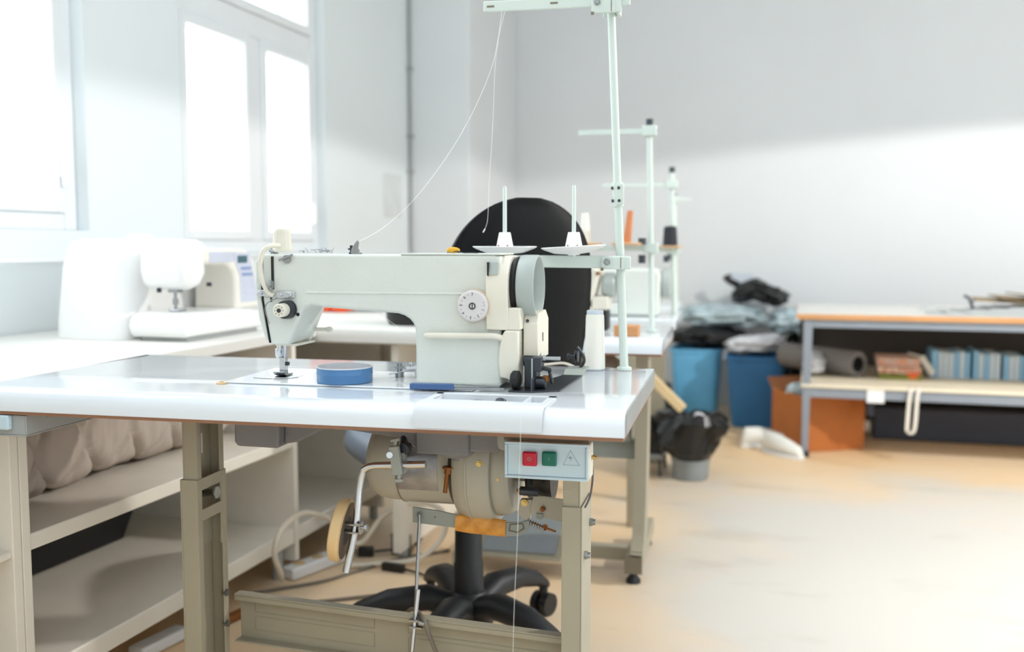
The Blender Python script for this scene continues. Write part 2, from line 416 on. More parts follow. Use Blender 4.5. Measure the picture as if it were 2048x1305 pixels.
# brace
b = B(); p0, p1 = Vector((-1.003, 1.797, 0)), Vector((-.262, 1.722, 0))
d = (p1 - p0).normalized(); nrm = Vector((-d.y, d.x, 0))
def bz(z0, z1, o0, o1):
    b.hexa([p0 + nrm * o0 + Vector((0, 0, z0)), p1 + nrm * o0 + Vector((0, 0, z0)), p1 + nrm * o1 + Vector((0, 0, z0)), p0 + nrm * o1 + Vector((0, 0, z0)),
            p0 + nrm * o0 + Vector((0, 0, z1)), p1 + nrm * o0 + Vector((0, 0, z1)), p1 + nrm * o1 + Vector((0, 0, z1)), p0 + nrm * o1 + Vector((0, 0, z1))])
bz(.185, .287, .018, .021); bz(.284, .288, -.004, .0185); bz(.274, .284, -.004, -.001); bz(.185, .189, -.004, .0185)
br = b.done('cross_brace', 'leg_paint', tb, smooth=0, bev=.002)
b = B()
for (t0, t1, z0, z1) in ((.05, .42, .207, .236), (.05, .42, .245, .268), (.52, .95, .207, .236), (.52, .95, .245, .268)):
    q = lambda t, z: p0 + (p1 - p0) * t + nrm * .0175 + Vector((0, 0, z))
    b.tube([q(t0, z0), q(t1, z0), q(t1, z1), q(t0, z1)], .0011, 6, closed=True)
b.done('pressed_rib', 'leg_paint', br)
# drawer under the left end
dr = B(); dr.box(-1.345, -1.242, 1.498, 1.86, .664, .667); dr.box(-1.245, -1.242, 1.498, 1.86, .667, .703); dr.box(-1.345, -1.342, 1.498, 1.86, .667, .703)
dr.box(-1.345, -1.242, 1.857, 1.86, .667, .703); dr.box(-1.342, -1.245, 1.498, 1.502, .667, .703); D_ = dr.done('drawer', 'grey_plastic', tb, smooth=0, bev=.002)
B().box(-1.345, -1.27, 1.486, 1.498, .677, .704).done('pull', 'box_blue', D_, smooth=0, bev=.003)
B().box(-1.240, -1.232, 1.55, 1.90, .690, .706).done('drawer_rail', 'leg_paint', tb, smooth=0, bev=.001)

# parts tray clipped over the front edge
tr = thing('parts_tray', 'white plastic notions tray clipped over the table front edge', 'tray', (-.4, 1.55, .75))
b = B(); x0, x1 = -.503, -.292
b.prism([(1.5435, .7535), (1.512, .7545), (1.500, .7540), (1.490, .7515), (1.4825, .742), (1.479, .73), (1.478, .716), (1.4845, .716), (1.4845, .725), (1.4885, .738), (1.4965, .7468), (1.506, .7512), (1.512, .7506), (1.5378, .7506), (1.5378, .7358), (1.5435, .7358)], 'yz', x0, x1)
b.prism([(1.6035, .7358), (1.6035, .7530), (1.6180, .7530), (1.6180, .7506), (1.6108, .7506), (1.6108, .7358)], 'yz', x0, x1)
b.box(-.495, -.300, 1.5435, 1.6035, .7358, .7375)
for a, c in ((-.496, -.4905), (-.3045, -.299)): b.box(a, c, 1.5435, 1.6035, .7375, .7525)
b.box(x0, -.4905, 1.5435, 1.618, .7506, .7530); b.box(-.3045, x1, 1.5435, 1.618, .7506, .7530)
b.done('tray_body', 'tray', tr, smooth=40)
B().box(-.337, -.332, 1.5437, 1.6033, .7377, .7525).done('divider', 'tray', tr, smooth=0)
B().box(-.4903, -.3372, 1.556, 1.5585, .7377, .7450).done('divider', 'tray', tr, smooth=0)
b = B()
for k in range(5): b.cyl((-.470 + k * .011, 1.575, .7377), (-.470 + k * .011, 1.575, .7425), .002, n=8)
b.done('seam', 'grey_plastic', tr)
b = B().lathe([(.003, 0), (.0105, 0), (.0105, .0015), (.0045, .002), (.0045, .0075), (.0105, .008), (.0105, .0095), (.003, .0095)], (-.425, 1.582, .7377)); b.done('bobbin', 'chrome', top=('small shiny metal bobbin lying in the white parts tray', 'bobbin', (-.425, 1.57, .7517), 'T'))
b = B().ell((-.382, 1.582, .7455), (.010, .008, .0075), 12, 8, df=crumple(.2, 200, 1)); b.bar((-.378, 1.584, .744), (-.360, 1.588, .740), .005, .004); b.done('presser_clip', 'dark_steel', top=('dark metal clip lying in the middle of the parts tray', 'clip', (-.382, 1.572, .7517), 'T'))
b = B()
b.cyl((-.318, 1.575, .7377), (-.318, 1.575, .7425), .0035, n=8); b.done('screw', 'dark_steel', top=('left of two tiny dark screws in the tray side compartment', 'screw', (-.318, 1.575, .7517), 'T', 'loose screws in the tray'))
b = B().cyl((-.309, 1.580, .7377), (-.309, 1.580, .7425), .0035, n=8); b.done('screw', 'dark_steel', top=('right of two tiny dark screws in the tray side compartment', 'screw', (-.308, 1.578, .7517), 'T', 'loose screws in the tray'))

# ================================================================== INDUSTRIAL SEWING MACHINE
sm = thing('sewing_machine', 'cream industrial lockstitch sewing machine head on the front table', 'sewing machine', (-.6, 1.757, .75))
YM = 1.757
B().box(-.935, -.452, 1.656, 1.862, .7504, .7535).done('bed_plate', 'bed_gloss', sm, bev=.001)
out = [(-.878, .9925), (-.425, .9925), (-.411, .9885), (-.41, .7536), (-.573, .7536), (-.573, .846), (-.5742, .857), (-.578, .866), (-.5845, .8735), (-.594, .8795), (-.607, .8835), (-.755, .8925), (-.780, .897), (-.7925, .893), (-.799, .882), (-.826, .82), (-.864, .82), (-.8785, .905)]
body = B().prism(out, 'xz', 1.704, 1.812).done('machine_body', 'cream_paint', sm, smooth=35, bev=.006, seg=4)
B().box(-.60, -.411, 1.7032, 1.81, .9915, .9945).done('top_cover', 'cream_paint', body, bev=.001)
b = B().tube([(-.788, 1.7045, .9205), (-.42, 1.7045, .9215)], .0026, 8); b.done('groove_rib', 'cream_paint', body)
fp = [(-.8805, .989), (-.888, .986), (-.893, .977), (-.8935, .915), (-.8875, .867), (-.875, .829), (-.866, .822), (-.8805, .905)]
B().prism(fp, 'xz', 1.706, 1.81).done('face_plate', 'cream_paint', sm, smooth=35, bev=.003, seg=3)
B().prism([(-.8800, .985), (-.8788, .985), (-.8785, .905), (-.8650, .823), (-.8662, .823), (-.8797, .905)], 'xz', 1.7033, 1.72).done('face_seam', 'dark_steel', body, smooth=0)
B().box(-.8585, -.8535, 1.7025, 1.71, .926, .988).done('take_up_slot', 'black', body, smooth=0)
g = cr([(-.846, 1.715, 1.008), (-.856, 1.700, 1.008), (-.868, 1.692, .999), (-.8735, 1.690, .98), (-.873, 1.690, .955), (-.8685, 1.692, .935), (-.862, 1.698, .919), (-.855, 1.702, .914)], 6)
B().tube(g, .0047, 10).done('take_up_guard', 'cream_plastic', sm)
b = B().bar((-.8555, 1.69, .938), (-.8555, 1.704, .934), .004, .012); b.cyl((-.857, 1.695, .928), (-.853, 1.695, .928), .004, n=10); b.done('take_up_lever', 'steel', sm)
kx = -.855
b = B().lathe([(.0, .996), (.0195, .996), (.0198, 1.0), (.0195, 1.002), (.0193, 1.004), (.0166, 1.033), (.0163, 1.036), (.014, 1.0405), (0, 1.041)], (kx, 1.745, 0), n=108, rf=lambda a, h: 1 - (.05 if 1.003 < h < 1.034 else 0) * (.5 + .5 * math.sin(a * 18))); b.done('pressure_knob', 'cream_plastic', sm)
b = B().box(kx - .02, kx - .012, 1.735, 1.75, .99, 1.006); b.cyl((kx - .02, 1.73, .999), (kx - .008, 1.73, .997), .003, n=8); b.done('knob_bracket', 'steel', sm)
b = B().lathe([(.0, -.003), (.008, -.003), (.008, 0), (0, 0)], (-.826, 1.704, .983), 'y', 16); b.bar((-.84, 1.698, .981), (-.812, 1.698, .991), .004, .004); b.done('thread_hook', 'steel', sm)
for n_, (xa, xb) in enumerate(((-.888, -.864), (-.848, -.811))):
    zc = .9185 if n_ == 0 else .9155
    b = B().box(xa, xb, 1.700, 1.7035, zc - .0062, zc + .0062); b.lathe([(0, -.004), (.0042, -.004), (.0042, 0), (0, 0)], ((xa + xb) / 2 + (.010 if n_ else -.004), 1.700, zc), 'y', 12)
    b.lathe([(0, -.003), (.003, -.003), (.003, 0), (0, 0)], ((xa + xb) / 2 - .008, 1.700, zc), 'y', 10); b.done('thread_guide', 'chrome', sm, bev=.002)
tn = B().lathe([(0, -.002), (.019, -.002), (.019, 0), (0, 0)], (-.826, 1.704, .888), 'y', 36).done('tension_assembly', 'steel', sm)
B().lathe([(0, -.018), (.0165, -.018), (.017, -.014), (.012, -.010), (.017, -.008), (.017, -.004), (.0, -.002)], (-.826, 1.704, .888), 'y', 32).done('tension_discs', 'dark_steel', tn)
b = B().lathe([(0, -.038), (.0115, -.038), (.0128, -.0365), (.0128, -.018), (0, -.018)], (-.826, 1.704, .888), 'y', 30); b.done('tension_knob', 'cream_plastic', tn, label='cream tension knob')
b = B().lathe([(0, -.0395), (.004, -.0395), (.004, -.038), (0, -.038)], (-.826, 1.704, .888), 'y', 12)
for k in range(8): a = k * math.pi / 4; b.cyl((-.826 + .0082 * math.cos(a), 1.6655, .888 + .0082 * math.sin(a)), (-.826 + .0082 * math.cos(a), 1.6662, .888 + .0082 * math.sin(a)), .0009, n=6)
b.done('knob_screw', 'dark_steel', tn)
b = B().tube(cr([(-.846, 1.7, .91), (-.862, 1.69, .90), (-.866, 1.69, .885), (-.86, 1.695, .86)], 5), .0012, 6); b.done('check_spring', 'steel', tn)
B().box(-.8615, -.8585, 1.7028, 1.708, .902, .912).done('slot_mark', 'black', body, smooth=0)
B().lathe([(0, -.0008), (.0035, -.0008), (.0035, 0), (0, 0)], (-.806, 1.7042, .8785), 'y', 14).done('oil_hole', 'black', body)
b = B().cyl((-.82, 1.80, .842), (-.79, 1.806, .842), .004, n=10); b.ell((-.788, 1.806, .842), (.008, .006, .006), 12, 8); b.done('presser_lifter', 'cream_plastic', sm)
B().box(-.862, -.815, 1.72, 1.80, .8165, .8205).done('head_base', 'cream_plastic', sm, bev=.001)
# needle and presser foot
b = B().cyl((-.8715, 1.757, .82), (-.8715, 1.757, .790), .0052, n=14); b.lathe([(0, .806), (.0085, .806), (.0085, .792), (.006, .788), (0, .788)], (-.8715, 1.757, 0)); b.cyl((-.8715, 1.757, .79), (-.8715, 1.757, .756), .0011, n=8); b.done('needle_bar', 'chrome', sm)
pb = B().cyl((-.8625, 1.762, .82), (-.8625, 1.762, .775), .0048, n=14); pb.box(-.8705, -.858, 1.752, 1.766, .764, .789); pb = pb.done('presser_bar', 'chrome', sm, bev=.001)
b = B().cyl((-.858, 1.759, .777), (-.853, 1.759, .777), .004, n=10); b.done('foot_screw', 'dark_steel', pb)
b = B().box(-.870, -.859, 1.752, 1.768, .7545, .766); b.prism([(1.735, .7625), (1.740, .757), (1.748, .7545), (1.775, .7545), (1.775, .757), (1.75, .7575), (1.742, .760), (1.737, .764)], 'yz', -.876, -.852); b.done('presser_foot', 'steel', sm, bev=.0006)
b = B().lathe([(0, .7535), (.033, .7535), (.033, .7539), (0, .7539)], (-.858, 1.757, 0), n=40); b.done('needle_plate', 'chrome', sm)
b = B().tube(cr([(-.905, 1.712, .7537), (-.88, 1.705, .7537), (-.855, 1.706, .7537), (-.832, 1.717, .7537), (-.822, 1.735, .7537)], 5), .0006, 5); b.done('slide_plate_line', 'dark_steel', sm)
# dial
dl = B().lathe([(0, -.021), (.0255, -.021), (.0283, -.0185), (.0292, -.006), (.0285, 0), (0, 0)], (-.4585, 1.704, .9005), 'y', 48).done('stitch_dial', 'dial', sm)
B().lathe([(.0287, -.0165), (.0296, -.015), (.0300, -.002), (.0287, 0)], (-.4585, 1.704, .9005), 'y', 48).done('dial_rim', 'dial_rim', dl)
b = B().lathe([(.0045, -.0222), (.0062, -.0222), (.0062, -.021), (.0045, -.021)], (-.4585, 1.704, .9005), 'y', 24); b.box(-.4593, -.4577, 1.6822, 1.683, .8962, .9048); b.done('dial_screw', 'dark_steel', dl)
b = B(); dc = Vector((-.4585, 1.6826, .9005)); m0 = Matrix.Rotation(math.pi / 2, 4, 'X')
for s_, ang in (('7', 90), ('6', 133), ('5', 176), ('4', 218), ('3', 262), ('2', 302), ('1', 342)):
    a = R(ang); p = dc + Vector((math.cos(a), 0, math.sin(a))) * .0208
    text_mesh(b, s_, .0075, Matrix.Translation(p) @ Matrix.Rotation(-(a - math.pi / 2), 4, 'Y') @ m0)
for ang in (111, 154, 197, 240, 282, 322, 4, 18):
    a = R(ang); p = dc + Vector((math.cos(a), 0, math.sin(a))) * .0215; b.cyl(p + Vector((0, .0002, 0)), p - Vector((0, .0003, 0)), .0007, n=8)
b.done('dial_numerals', 'ink', dl, smooth=0, label='grey numerals 1 to 7 around the dial')
lv = cr([(-.552, 1.694, .8445), (-.50, 1.693, .8455), (-.44, 1.693, .8465), (-.417, 1.695, .8455), (-.407, 1.704, .840), (-.404, 1.73, .828)], 6)
B().tube(lv, [.0045] + [.0058] * (len(lv) - 2) + [.005], 12).done('reverse_lever', 'cream_plastic', sm)
# guards, wheel, pulley
WZ = .934
B().lathe([(0, -.3995), (.047, -.3995), (.053, -.394), (.0545, -.3885), (.05, -.384), (0, -.384)], (0, YM, WZ), 'x', 56).done('belt_pulley', 'black', sm)
B().lathe([(0, -.386), (.050, -.386), (.0560, -.383), (.0578, -.378), (.0578, -.353), (.0565, -.351), (.0545, -.351), (.053, -.353), (.0505, -.374), (.02, -.377), (0, -.377)], (0, YM, WZ), 'x', 72).done('handwheel', 'wheel_grey', sm)
gp = [(1.697, .857), (1.6925, .90), (1.692, .93), (1.695, .955), (1.704, .974), (1.72, .986), (1.74, .9905), (1.775, .9905), (1.80, .98), (1.818, .955), (1.82, .857)]
ug = B().prism(gp, 'yz', -.4365, -.396).done('upper_belt_guard', 'cream_plastic', sm, smooth=30, bev=.002)
B().box(-.4365, -.3735, 1.697, 1.815, .857, .8975).done('guard_skirt', 'cream_plastic', ug, bev=.003)
B().hexa([(-.4305, 1.6925, .957), (-.4145, 1.6925, .957), (-.4145, 1.70, .957), (-.4305, 1.70, .957), (-.4305, 1.699, .9785), (-.4145, 1.699, .9785), (-.4145, 1.712, .9785), (-.4305, 1.712, .9785)]).done('guard_window', 'wheel_grey', ug, smooth=0)
b = B().box(-.4335, -.4305, 1.6915, 1.70, .955, .979); b.done('guard_gap', 'black', ug, smooth=0)
b = B().lathe([(.004, -.436), (.0085, -.436), (.0085, -.424), (.004, -.424)], (0, 1.72, .985), 'x', 20); b.done('guard_hinge', 'cork', ug)
lg = [(-.402, .857), (-.3765, .857), (-.3765, .7545), (-.388, .7545), (-.393, .766), (-.397, .769), (-.4115, .771), (-.4145, .80), (-.4125, .825), (-.4085, .845)]
lgo = B().prism(lg, 'xz', 1.695, 1.80).done('lower_belt_guard', 'cream_plastic', sm, smooth=35, bev=.004, seg=3)
B().prism([(1.722, .804), (1.722, .868), (1.735, .886), (1.80, .889), (1.826, .872), (1.826, .80), (1.76, .80), (1.76, .812)], 'yz', -.3735, -.3465).done('guard_side_cover', 'cream_plastic', lgo, smooth=30, bev=.002)
b = B().box(-.3468, -.3458, 1.765, 1.771, .832, .848); b.cyl((-.3655, 1.7215, .873), (-.3655, 1.7205, .873), .003, n=12); b.done('guard_slot', 'dark_steel', lgo, smooth=0)
B().box(-.409, -.40, 1.72, 1.80, .80, .90).done('belt', 'black', sm, smooth=0)
# thread guide on the top
b = B().prism([(-.706, .9945), (-.688, .9945), (-.688, 1.001), (-.6905, 1.0035), (-.6885, 1.015), (-.692, 1.0185), (-.698, 1.012), (-.703, 1.003)], 'xz', 1.722, 1.7245); b.box(-.704, -.688, 1.722, 1.736, .9925, .9955); b.done('top_thread_guide', 'steel', sm, bev=.0005)
b = B().lathe([(0, .9925), (.005, .9925), (.005, .996), (.003, .996), (.003, 1.0), (.007, 1.001), (.007, 1.003), (.003, 1.004), (.003, 1.009), (0, 1.009)], (-.711, 1.74, 0), n=20); b.done('top_tension', 'dark_steel', sm)

# small things on and around the machine
b = B().ell((-.507, 1.73, 1.0005), (.013, .005, .0055), 16, 10, df=crumple(.15, 120, 2)); o = b.done('thread_clip', 'yellow', top=('small yellow thread snippet clip lying on the machine top', 'clip', (-.507, 1.73, .9945), 'T'))
b = B().tube(cr([(-.52, 1.735, .9955), (-.512, 1.728, .997), (-.498, 1.725, .998), (-.485, 1.72, .9955), (-.47, 1.716, .9955), (-.455, 1.711, .9953)], 5), .0009, 6); b.done('wire_pin', 'dark_steel', top=('thin dark wire pin lying beside the yellow clip on machine top', 'pin', (-.485, 1.72, .9945), 'T'))
random.seed(9)
b = B()
for k in range(14):
    x = -.81 + random.random() * .075; y = 1.715 + random.random() * .03; z = .9948
    b.tube(cr([(x, y, z), (x + random.uniform(-.008, .008), y, z + random.uniform(.002, .006)), (x + random.uniform(-.014, .014), y + .004, z + random.uniform(.001, .011))], 3), .0004, 4)
o = b.done('thread_lint', 'ink', top=('wispy loose thread lint beside the ribbed knob', 'lint', (-.78, 1.73, .9945), 'T')); o['kind'] = 'stuff'
# tin
tin = thing('tin', 'round open blue metal tin on the sewing machine bed', 'tin', (-.712, 1.702, .7536))
b = B().lathe([(0, 0), (.0500, 0), (.0518, .0015), (.0518, .0155), (.0526, .0165), (.0526, .0178), (.0518, .019), (.0522, .0285), (.0508, .0285), (.0505, .002), (0, .002)], (-.712, 1.702, .7536), n=64); b.done('tin_body', 'tin_blue', tin)
b = B().lathe([(.0522, .0278), (.0530, .0285), (.0530, .0298), (.0518, .0303), (.0502, .0298), (.0500, .0285)], (-.712, 1.702, .7536), n=64); b.done('rolled_rim', 'tin_in', tin)
b = B().lathe([(.0502, .0285), (.0499, .0025), (0, .0025), (0, .003), (.0495, .003), (.0500, .0285)], (-.712, 1.702, .7536), n=64); b.done('tin_lining', 'tin_in', tin)
# attachments
at_ = thing('presser_attachment', 'cluster of shiny presser foot attachments on the bed beside the tin', 'attachment', (-.62, 1.79, .7536))
b = B().bar((-.652, 1.775, .760), (-.60, 1.80, .770), .010, .003); b.done('base_bar', 'chrome', at_, bev=.0008)
b = B().cyl((-.634, 1.787, .7537), (-.634, 1.787, .781), .0055, n=14); b.cyl((-.634, 1.787, .770), (-.634, 1.787, .775), .009, n=6); b.lathe([(0, .7537), (.009, .7537), (.009, .762), (.005, .764), (0, .764)], (-.634, 1.787, 0)); b.done('clamp_screw', 'steel', at_)
b = B().bar((-.622, 1.792, .770), (-.585, 1.80, .774), .012, .006); b.cyl((-.612, 1.795, .766), (-.612, 1.795, .782), .004, n=10); b.cyl((-.598, 1.797, .767), (-.598, 1.797, .779), .0045, n=10); b.box(-.604, -.582, 1.79, 1.80, .7537, .772); b.done('guide_arm', 'chrome', at_, bev=.0008)
# snips
sn = thing('thread_snips', 'blue handled thread snips lying before the machine column', 'snips', (-.5, 1.645, .7505))
b = B().prism([(-.562, 1.636), (-.560, 1.650), (-.485, 1.656), (-.482, 1.646), (-.50, 1.6415)], 'xy', .7535, .7640); b.prism([(-.562, 1.640), (-.561, 1.653), (-.488, 1.662), (-.485, 1.656)], 'xy', .7535, .761); b.done('handle', 'snip_blue', sn, bev=.0012)
b = B().prism([(-.486, 1.647), (-.484, 1.656), (-.40, 1.6625), (-.395, 1.660)], 'xy', .755, .7575); b.prism([(-.486, 1.648), (-.484, 1.657), (-.41, 1.6705), (-.404, 1.670)], 'xy', .7577, .760); b.done('blade', 'steel', sn)
b = B().lathe([(0, 0), (.010, 0), (.010, .002), (.004, .003), (.004, .0045), (0, .0045)], (-.937, 1.648, .7502), n=24); b.done('hinge_plug', 'pad_tan', top=('small tan disc on the table beside the left bed corner', 'plug', (-.937, 1.648, .75), 'T'))

# bobbin winder
bw = thing('bobbin_winder', 'dark metal bobbin winder on its steel plate beside the handwheel', 'bobbin winder', (-.34, 1.8, .75))
B().prism([(-.388, 1.664), (-.346, 1.664), (-.300, 1.690), (-.292, 1.90), (-.330, 1.90), (-.372, 1.72), (-.388, 1.70)], 'xy', .7503, .7525).done('base_plate', 'dark_steel', bw, smooth=0, bev=.0006)
b = B().hexa([(-.330, 1.90, .7503), (-.292, 1.90, .7503), (-.291, 1.925, .7575), (-.331, 1.925, .7575), (-.330, 1.90, .7525), (-.292, 1.90, .7525), (-.291, 1.925, .7600), (-.331, 1.925, .7600)]); b.box(-.331, -.291, 1.925, 1.985, .7575, .76); b.done('raised_end', 'lever_grey', bw, smooth=0)
b = B().lathe([(0, -.388), (.012, -.388), (.0165, -.384), (.0165, -.374), (.012, -.371), (0, -.371)], (0, 1.687, .7693), 'x', 32); b.done('friction_wheel', 'rubber', bw)
b = B().box(-.348, -.345, 1.664, 1.685, .7505, .775); b.box(-.368, -.346, 1.705, 1.745, .7525, .806); b.box(-.352, -.334, 1.690, 1.72, .784, .810); b.cyl((-.372, 1.72, .800), (-.346, 1.72, .800), .010, n=18); b.cyl((-.346, 1.705, .7635), (-.328, 1.705, .7635), .011, n=18); b.done('bracket', 'dark_steel', bw, bev=.0015)
b = B().box(-.3515, -.3485, 1.686, 1.690, .755, .808); b.done('bracket_face', 'lever_grey', bw, bev=.001)
b = B().cyl((-.336, 1.712, .8055), (-.304, 1.718, .8055), .0042, n=14); b.cyl((-.336, 1.712, .8055), (-.330, 1.713, .8055), .0065, n=14); b.done('spindle', 'steel', bw)
b = B().bar((-.340, 1.70, .792), (-.318, 1.705, .786), .014, .006); b.bar((-.322, 1.703, .788), (-.3165, 1.706, .762), .010, .005, up=(1, 0, 0)); b.done('latch_lever', 'black', bw, bev=.002)
B().box(-.334, -.323, 1.70, 1.712, .765, .776).done('latch_tab', 'rust', bw, bev=.001, label='orange tab on the winder latch')
b = B().tube(cr([(-.306, 1.962, .760), (-.297, 1.955, .772), (-.298, 1.952, .785), (-.306, 1.952, .797), (-.311, 1.95, .803)], 5), .0028, 8); b.lathe([(0, -.332), (.006, -.332), (.006, -.328), (.0035, -.327), (.0035, -.318), (.012, -.316), (.012, -.314), (.004, -.313), (.012, -.311), (.012, -.309), (0, -.308)], (0, 1.955, .783), 'x', 20); b.done('winder_tension', 'dark_steel', bw)
# cone and thread stand
cn = thing('thread_cone', 'white thread cone standing on the front table beside the pole', 'thread cone', (-.284, 2.015, .75))
B().lathe([(0, .752), (.0212, .752), (.0215, .757), (.0188, .862), (.0175, .866), (0, .866)], (-.284, 2.015, 0)).done('thread_wind', 'cone_white', cn)
b = B().lathe([(.0, .866), (.0165, .866), (.0178, .870), (.0165, .874), (.0, .874)], (-.284, 2.015, 0)); b.lathe([(0, .7502), (.0205, .7502), (.0205, .7522), (0, .7522)], (-.284, 2.015, 0)); b.done('cone_core', 'cone_cap', cn)
B().tube(cr([(-.265, 2.02, .7508), (-.235, 2.04, .7508), (-.20, 2.03, .7508), (-.18, 2.045, .7508)], 6), .0006, 5).done('loose_thread', 'ink', top=('dark thread strand lying behind the white cone', 'thread', (-.22, 2.035, .75), 'T'))
B().tube(cr([(-.33, 2.03, .752), (-.355, 2.04, .758), (-.39, 2.035, .755), (-.42, 2.04, .7525)], 6), .003, 6).done('cord_loop', 'cable', top=('pale cord loop behind the bobbin winder', 'cord', (-.37, 2.037, .75), 'T'))

ts = thing('thread_stand', 'tall pale green two spool thread stand on the front table', 'thread stand', (-.223, 2.02, .75))
pole = lambda z: Vector((-.2225 + (z - .75) * -.0455, 2.02, z))
PA = [pole(.75), pole(1.10)]; b = B().tube(PA, .0088, 20); b.lathe([(0, .7502), (.0155, .7502), (.0155, .755), (.010, .758), (0, .758)], pole(.75) * 1 - Vector((0, 0, .75))); b.done('lower_pole', 'mint', ts)
B().tube([pole(1.10), pole(1.535)], .0082, 20).done('upper_pole', 'mint', ts)
b = B().cyl(pole(1.088), pole(1.138), .0112, n=20); b.box(pole(1.1).x - .002, pole(1.1).x + .013, 2.004, 2.012, 1.092, 1.134); j = b.done('pole_joint', 'mint', ts, bev=.001)
b = B()
for z in (1.10, 1.126): b.cyl((pole(z).x + .004, 2.003, z), (pole(z).x + .004, 2.007, z), .0032, n=10); b.cyl((pole(z).x - .0125, 2.012, z), (pole(z).x - .009, 2.012, z), .0032, n=8)
b.done('joint_screw', 'dark_steel', j)
def arm(xl, zl, zr, th, name):
    b = B(); xr = -.215
    pl = pole((zl + zr) / 2).x
    b.hexa([(xl, 1.998, zl - th / 2), (xr, 1.998, zr - th / 2), (xr, 2.003, zr - th / 2), (xl, 2.003, zl - th / 2), (xl, 1.998, zl + th / 2), (xr, 1.998, zr + th / 2), (xr, 2.003, zr + th / 2), (xl, 2.003, zl + th / 2)])
    return b.done(name, 'mint', ts, smooth=0, bev=.0025)
ua = arm(-.519, 1.501, 1.499, .0225, 'guide_arm')
for x in (-.503, -.37): B().box(x - .008, x + .008, 1.9972, 1.9985, 1.4985, 1.5025).done('arm_slot', 'leg_dark', ua, bev=.0005)
def clamp(z, h, nm):
    x = pole(z).x
    b = B().box(x - .036, x + .024, 1.991, 1.9975, z - h / 2, z + h / 2); b.box(x + .012, x + .020, 1.9905, 2.035, z - h / 2, z + h / 2); b.box(x - .018, x + .02, 2.031, 2.036, z - h / 2, z + h / 2); c = b.done('clamp', 'mint', ts, bev=.002)
    b = B().lathe([(0, -.006), (.004, -.006), (.0062, -.003), (.0062, 0), (0, 0)], (x - .024, 1.991, z + .002), 'y', 16); b.done('clamp_screw', 'steel', c)
    B().box(x - .037, x - .031, 1.989, 1.9915, z - h / 2 - .003, z - h / 2 + .003).done('clamp_nut', 'leg_dark', c, smooth=0); B().box(x + .0035, x + .005, 1.9903, 1.992, z - h / 2 + .002, z + h / 2 - .001).done('clamp_slot', 'leg_dark', c, smooth=0)
clamp(1.494, .04, 'u'); arm(-.545, .9765, .9745, .0255, 'spool_arm'); clamp(.973, .026, 'l')
for n_, (x, dt) in enumerate(((-.4735, -.02), (-.327, .055))):
    b = B().lathe([(0, -.010), (.012, -.010), (.0125, -.008), (.040, -.005), (.062, .0035), (.0675, .007), (.067, .0085), (.060, .0055), (.03, .0005), (0, .0002)], n=56)
    if n_: bmesh.ops.rotate(b.bm, verts=b.bm.verts, matrix=Matrix.Rotation(-dt, 3, 'Y'))
    bmesh.ops.translate(b.bm, verts=b.bm.verts, vec=(x, 2.0, .9985)); dsk = b.done('spool_dish', 'white_plastic', ts)
    b = B().lathe([(0, .998), (.0195, .998), (.0185, 1.003), (.0125, 1.033), (.0115, 1.036), (0, 1.036)], (x, 2.0, 0)); b.done('spool_cup', 'white_plastic', dsk)
    b = B()
    for q in (-.010, .010): b.box(x + q - .0012, x + q + .0012, 1.9815, 1.984, 1.003, 1.010)
    b.done('cup_slot', 'rust', dsk, smooth=0)
    B().tube([(x, 2.0, .985), (x, 2.0, 1.128), (x, 2.0, 1.132)], [.0044, .0040, .0028], 14).done('spool_pin', 'mint', ts)

# threads
tp = [((1010, 22), 2.0), ((998, 70), 1.985), ((985, 130), 1.97), ((955, 205), 1.945), ((915, 280), 1.915), ((870, 347), 1.88), ((820, 408), 1.84), ((770, 453), 1.79), ((735, 475), 1.75), ((718, 482.5), 1.73), ((706, 484), 1.724)]
b = B().tube(cr([Yp(p[0], p[1], y) for p, y in tp], 5), .00033, 5); b.done('sewing_thread', 'thread', top=('white sewing thread running from stand arm down to machine top', 'thread', Yp(870, 347, 1.88), 'T'))
tp = [(1004, 22), (995, 90), (990, 140), (985, 260), (978, 370), (976, 430), (973, 450), (967, 464)]
b = B().tube(cr([Yp(p[0], p[1], 1.996) for p in tp], 5), .00033, 5); b.tube([Yp(970, 458, 1.996), Yp(966, 465, 1.996)], .0012, 5); b.done('hanging_thread', 'thread', top=('white thread end hanging loose from the stand arm', 'thread', Yp(985, 260, 1.996), 'T'))
tp = [(1042, 835), (1041, 880), (1038, 960), (1036, 1040), (1033, 1120), (1029, 1200), (1026, 1305), (1024, 1400)]
b = B().tube(cr([Yp(p[0], p[1], 1.472) for p in tp], 4), .0003, 5); b.done('hanging_thread', 'thread', top=('fine white thread hanging in front of the switch box', 'thread', Yp(1038, 960, 1.472), 'T'))
tp = [((742, 617), 1.79), ((760, 628), 1.82), ((790, 650), 1.82), ((812, 662), 1.80), ((836, 670), 1.79)]
b = B().tube(cr([Yp(p[0], p[1], y) for p, y in tp], 5), .00033, 5); b.done('hanging_thread', 'thread', top=('pale thread strand drooping under the machine arm', 'thread', Yp(790, 650, 1.82), 'T'))

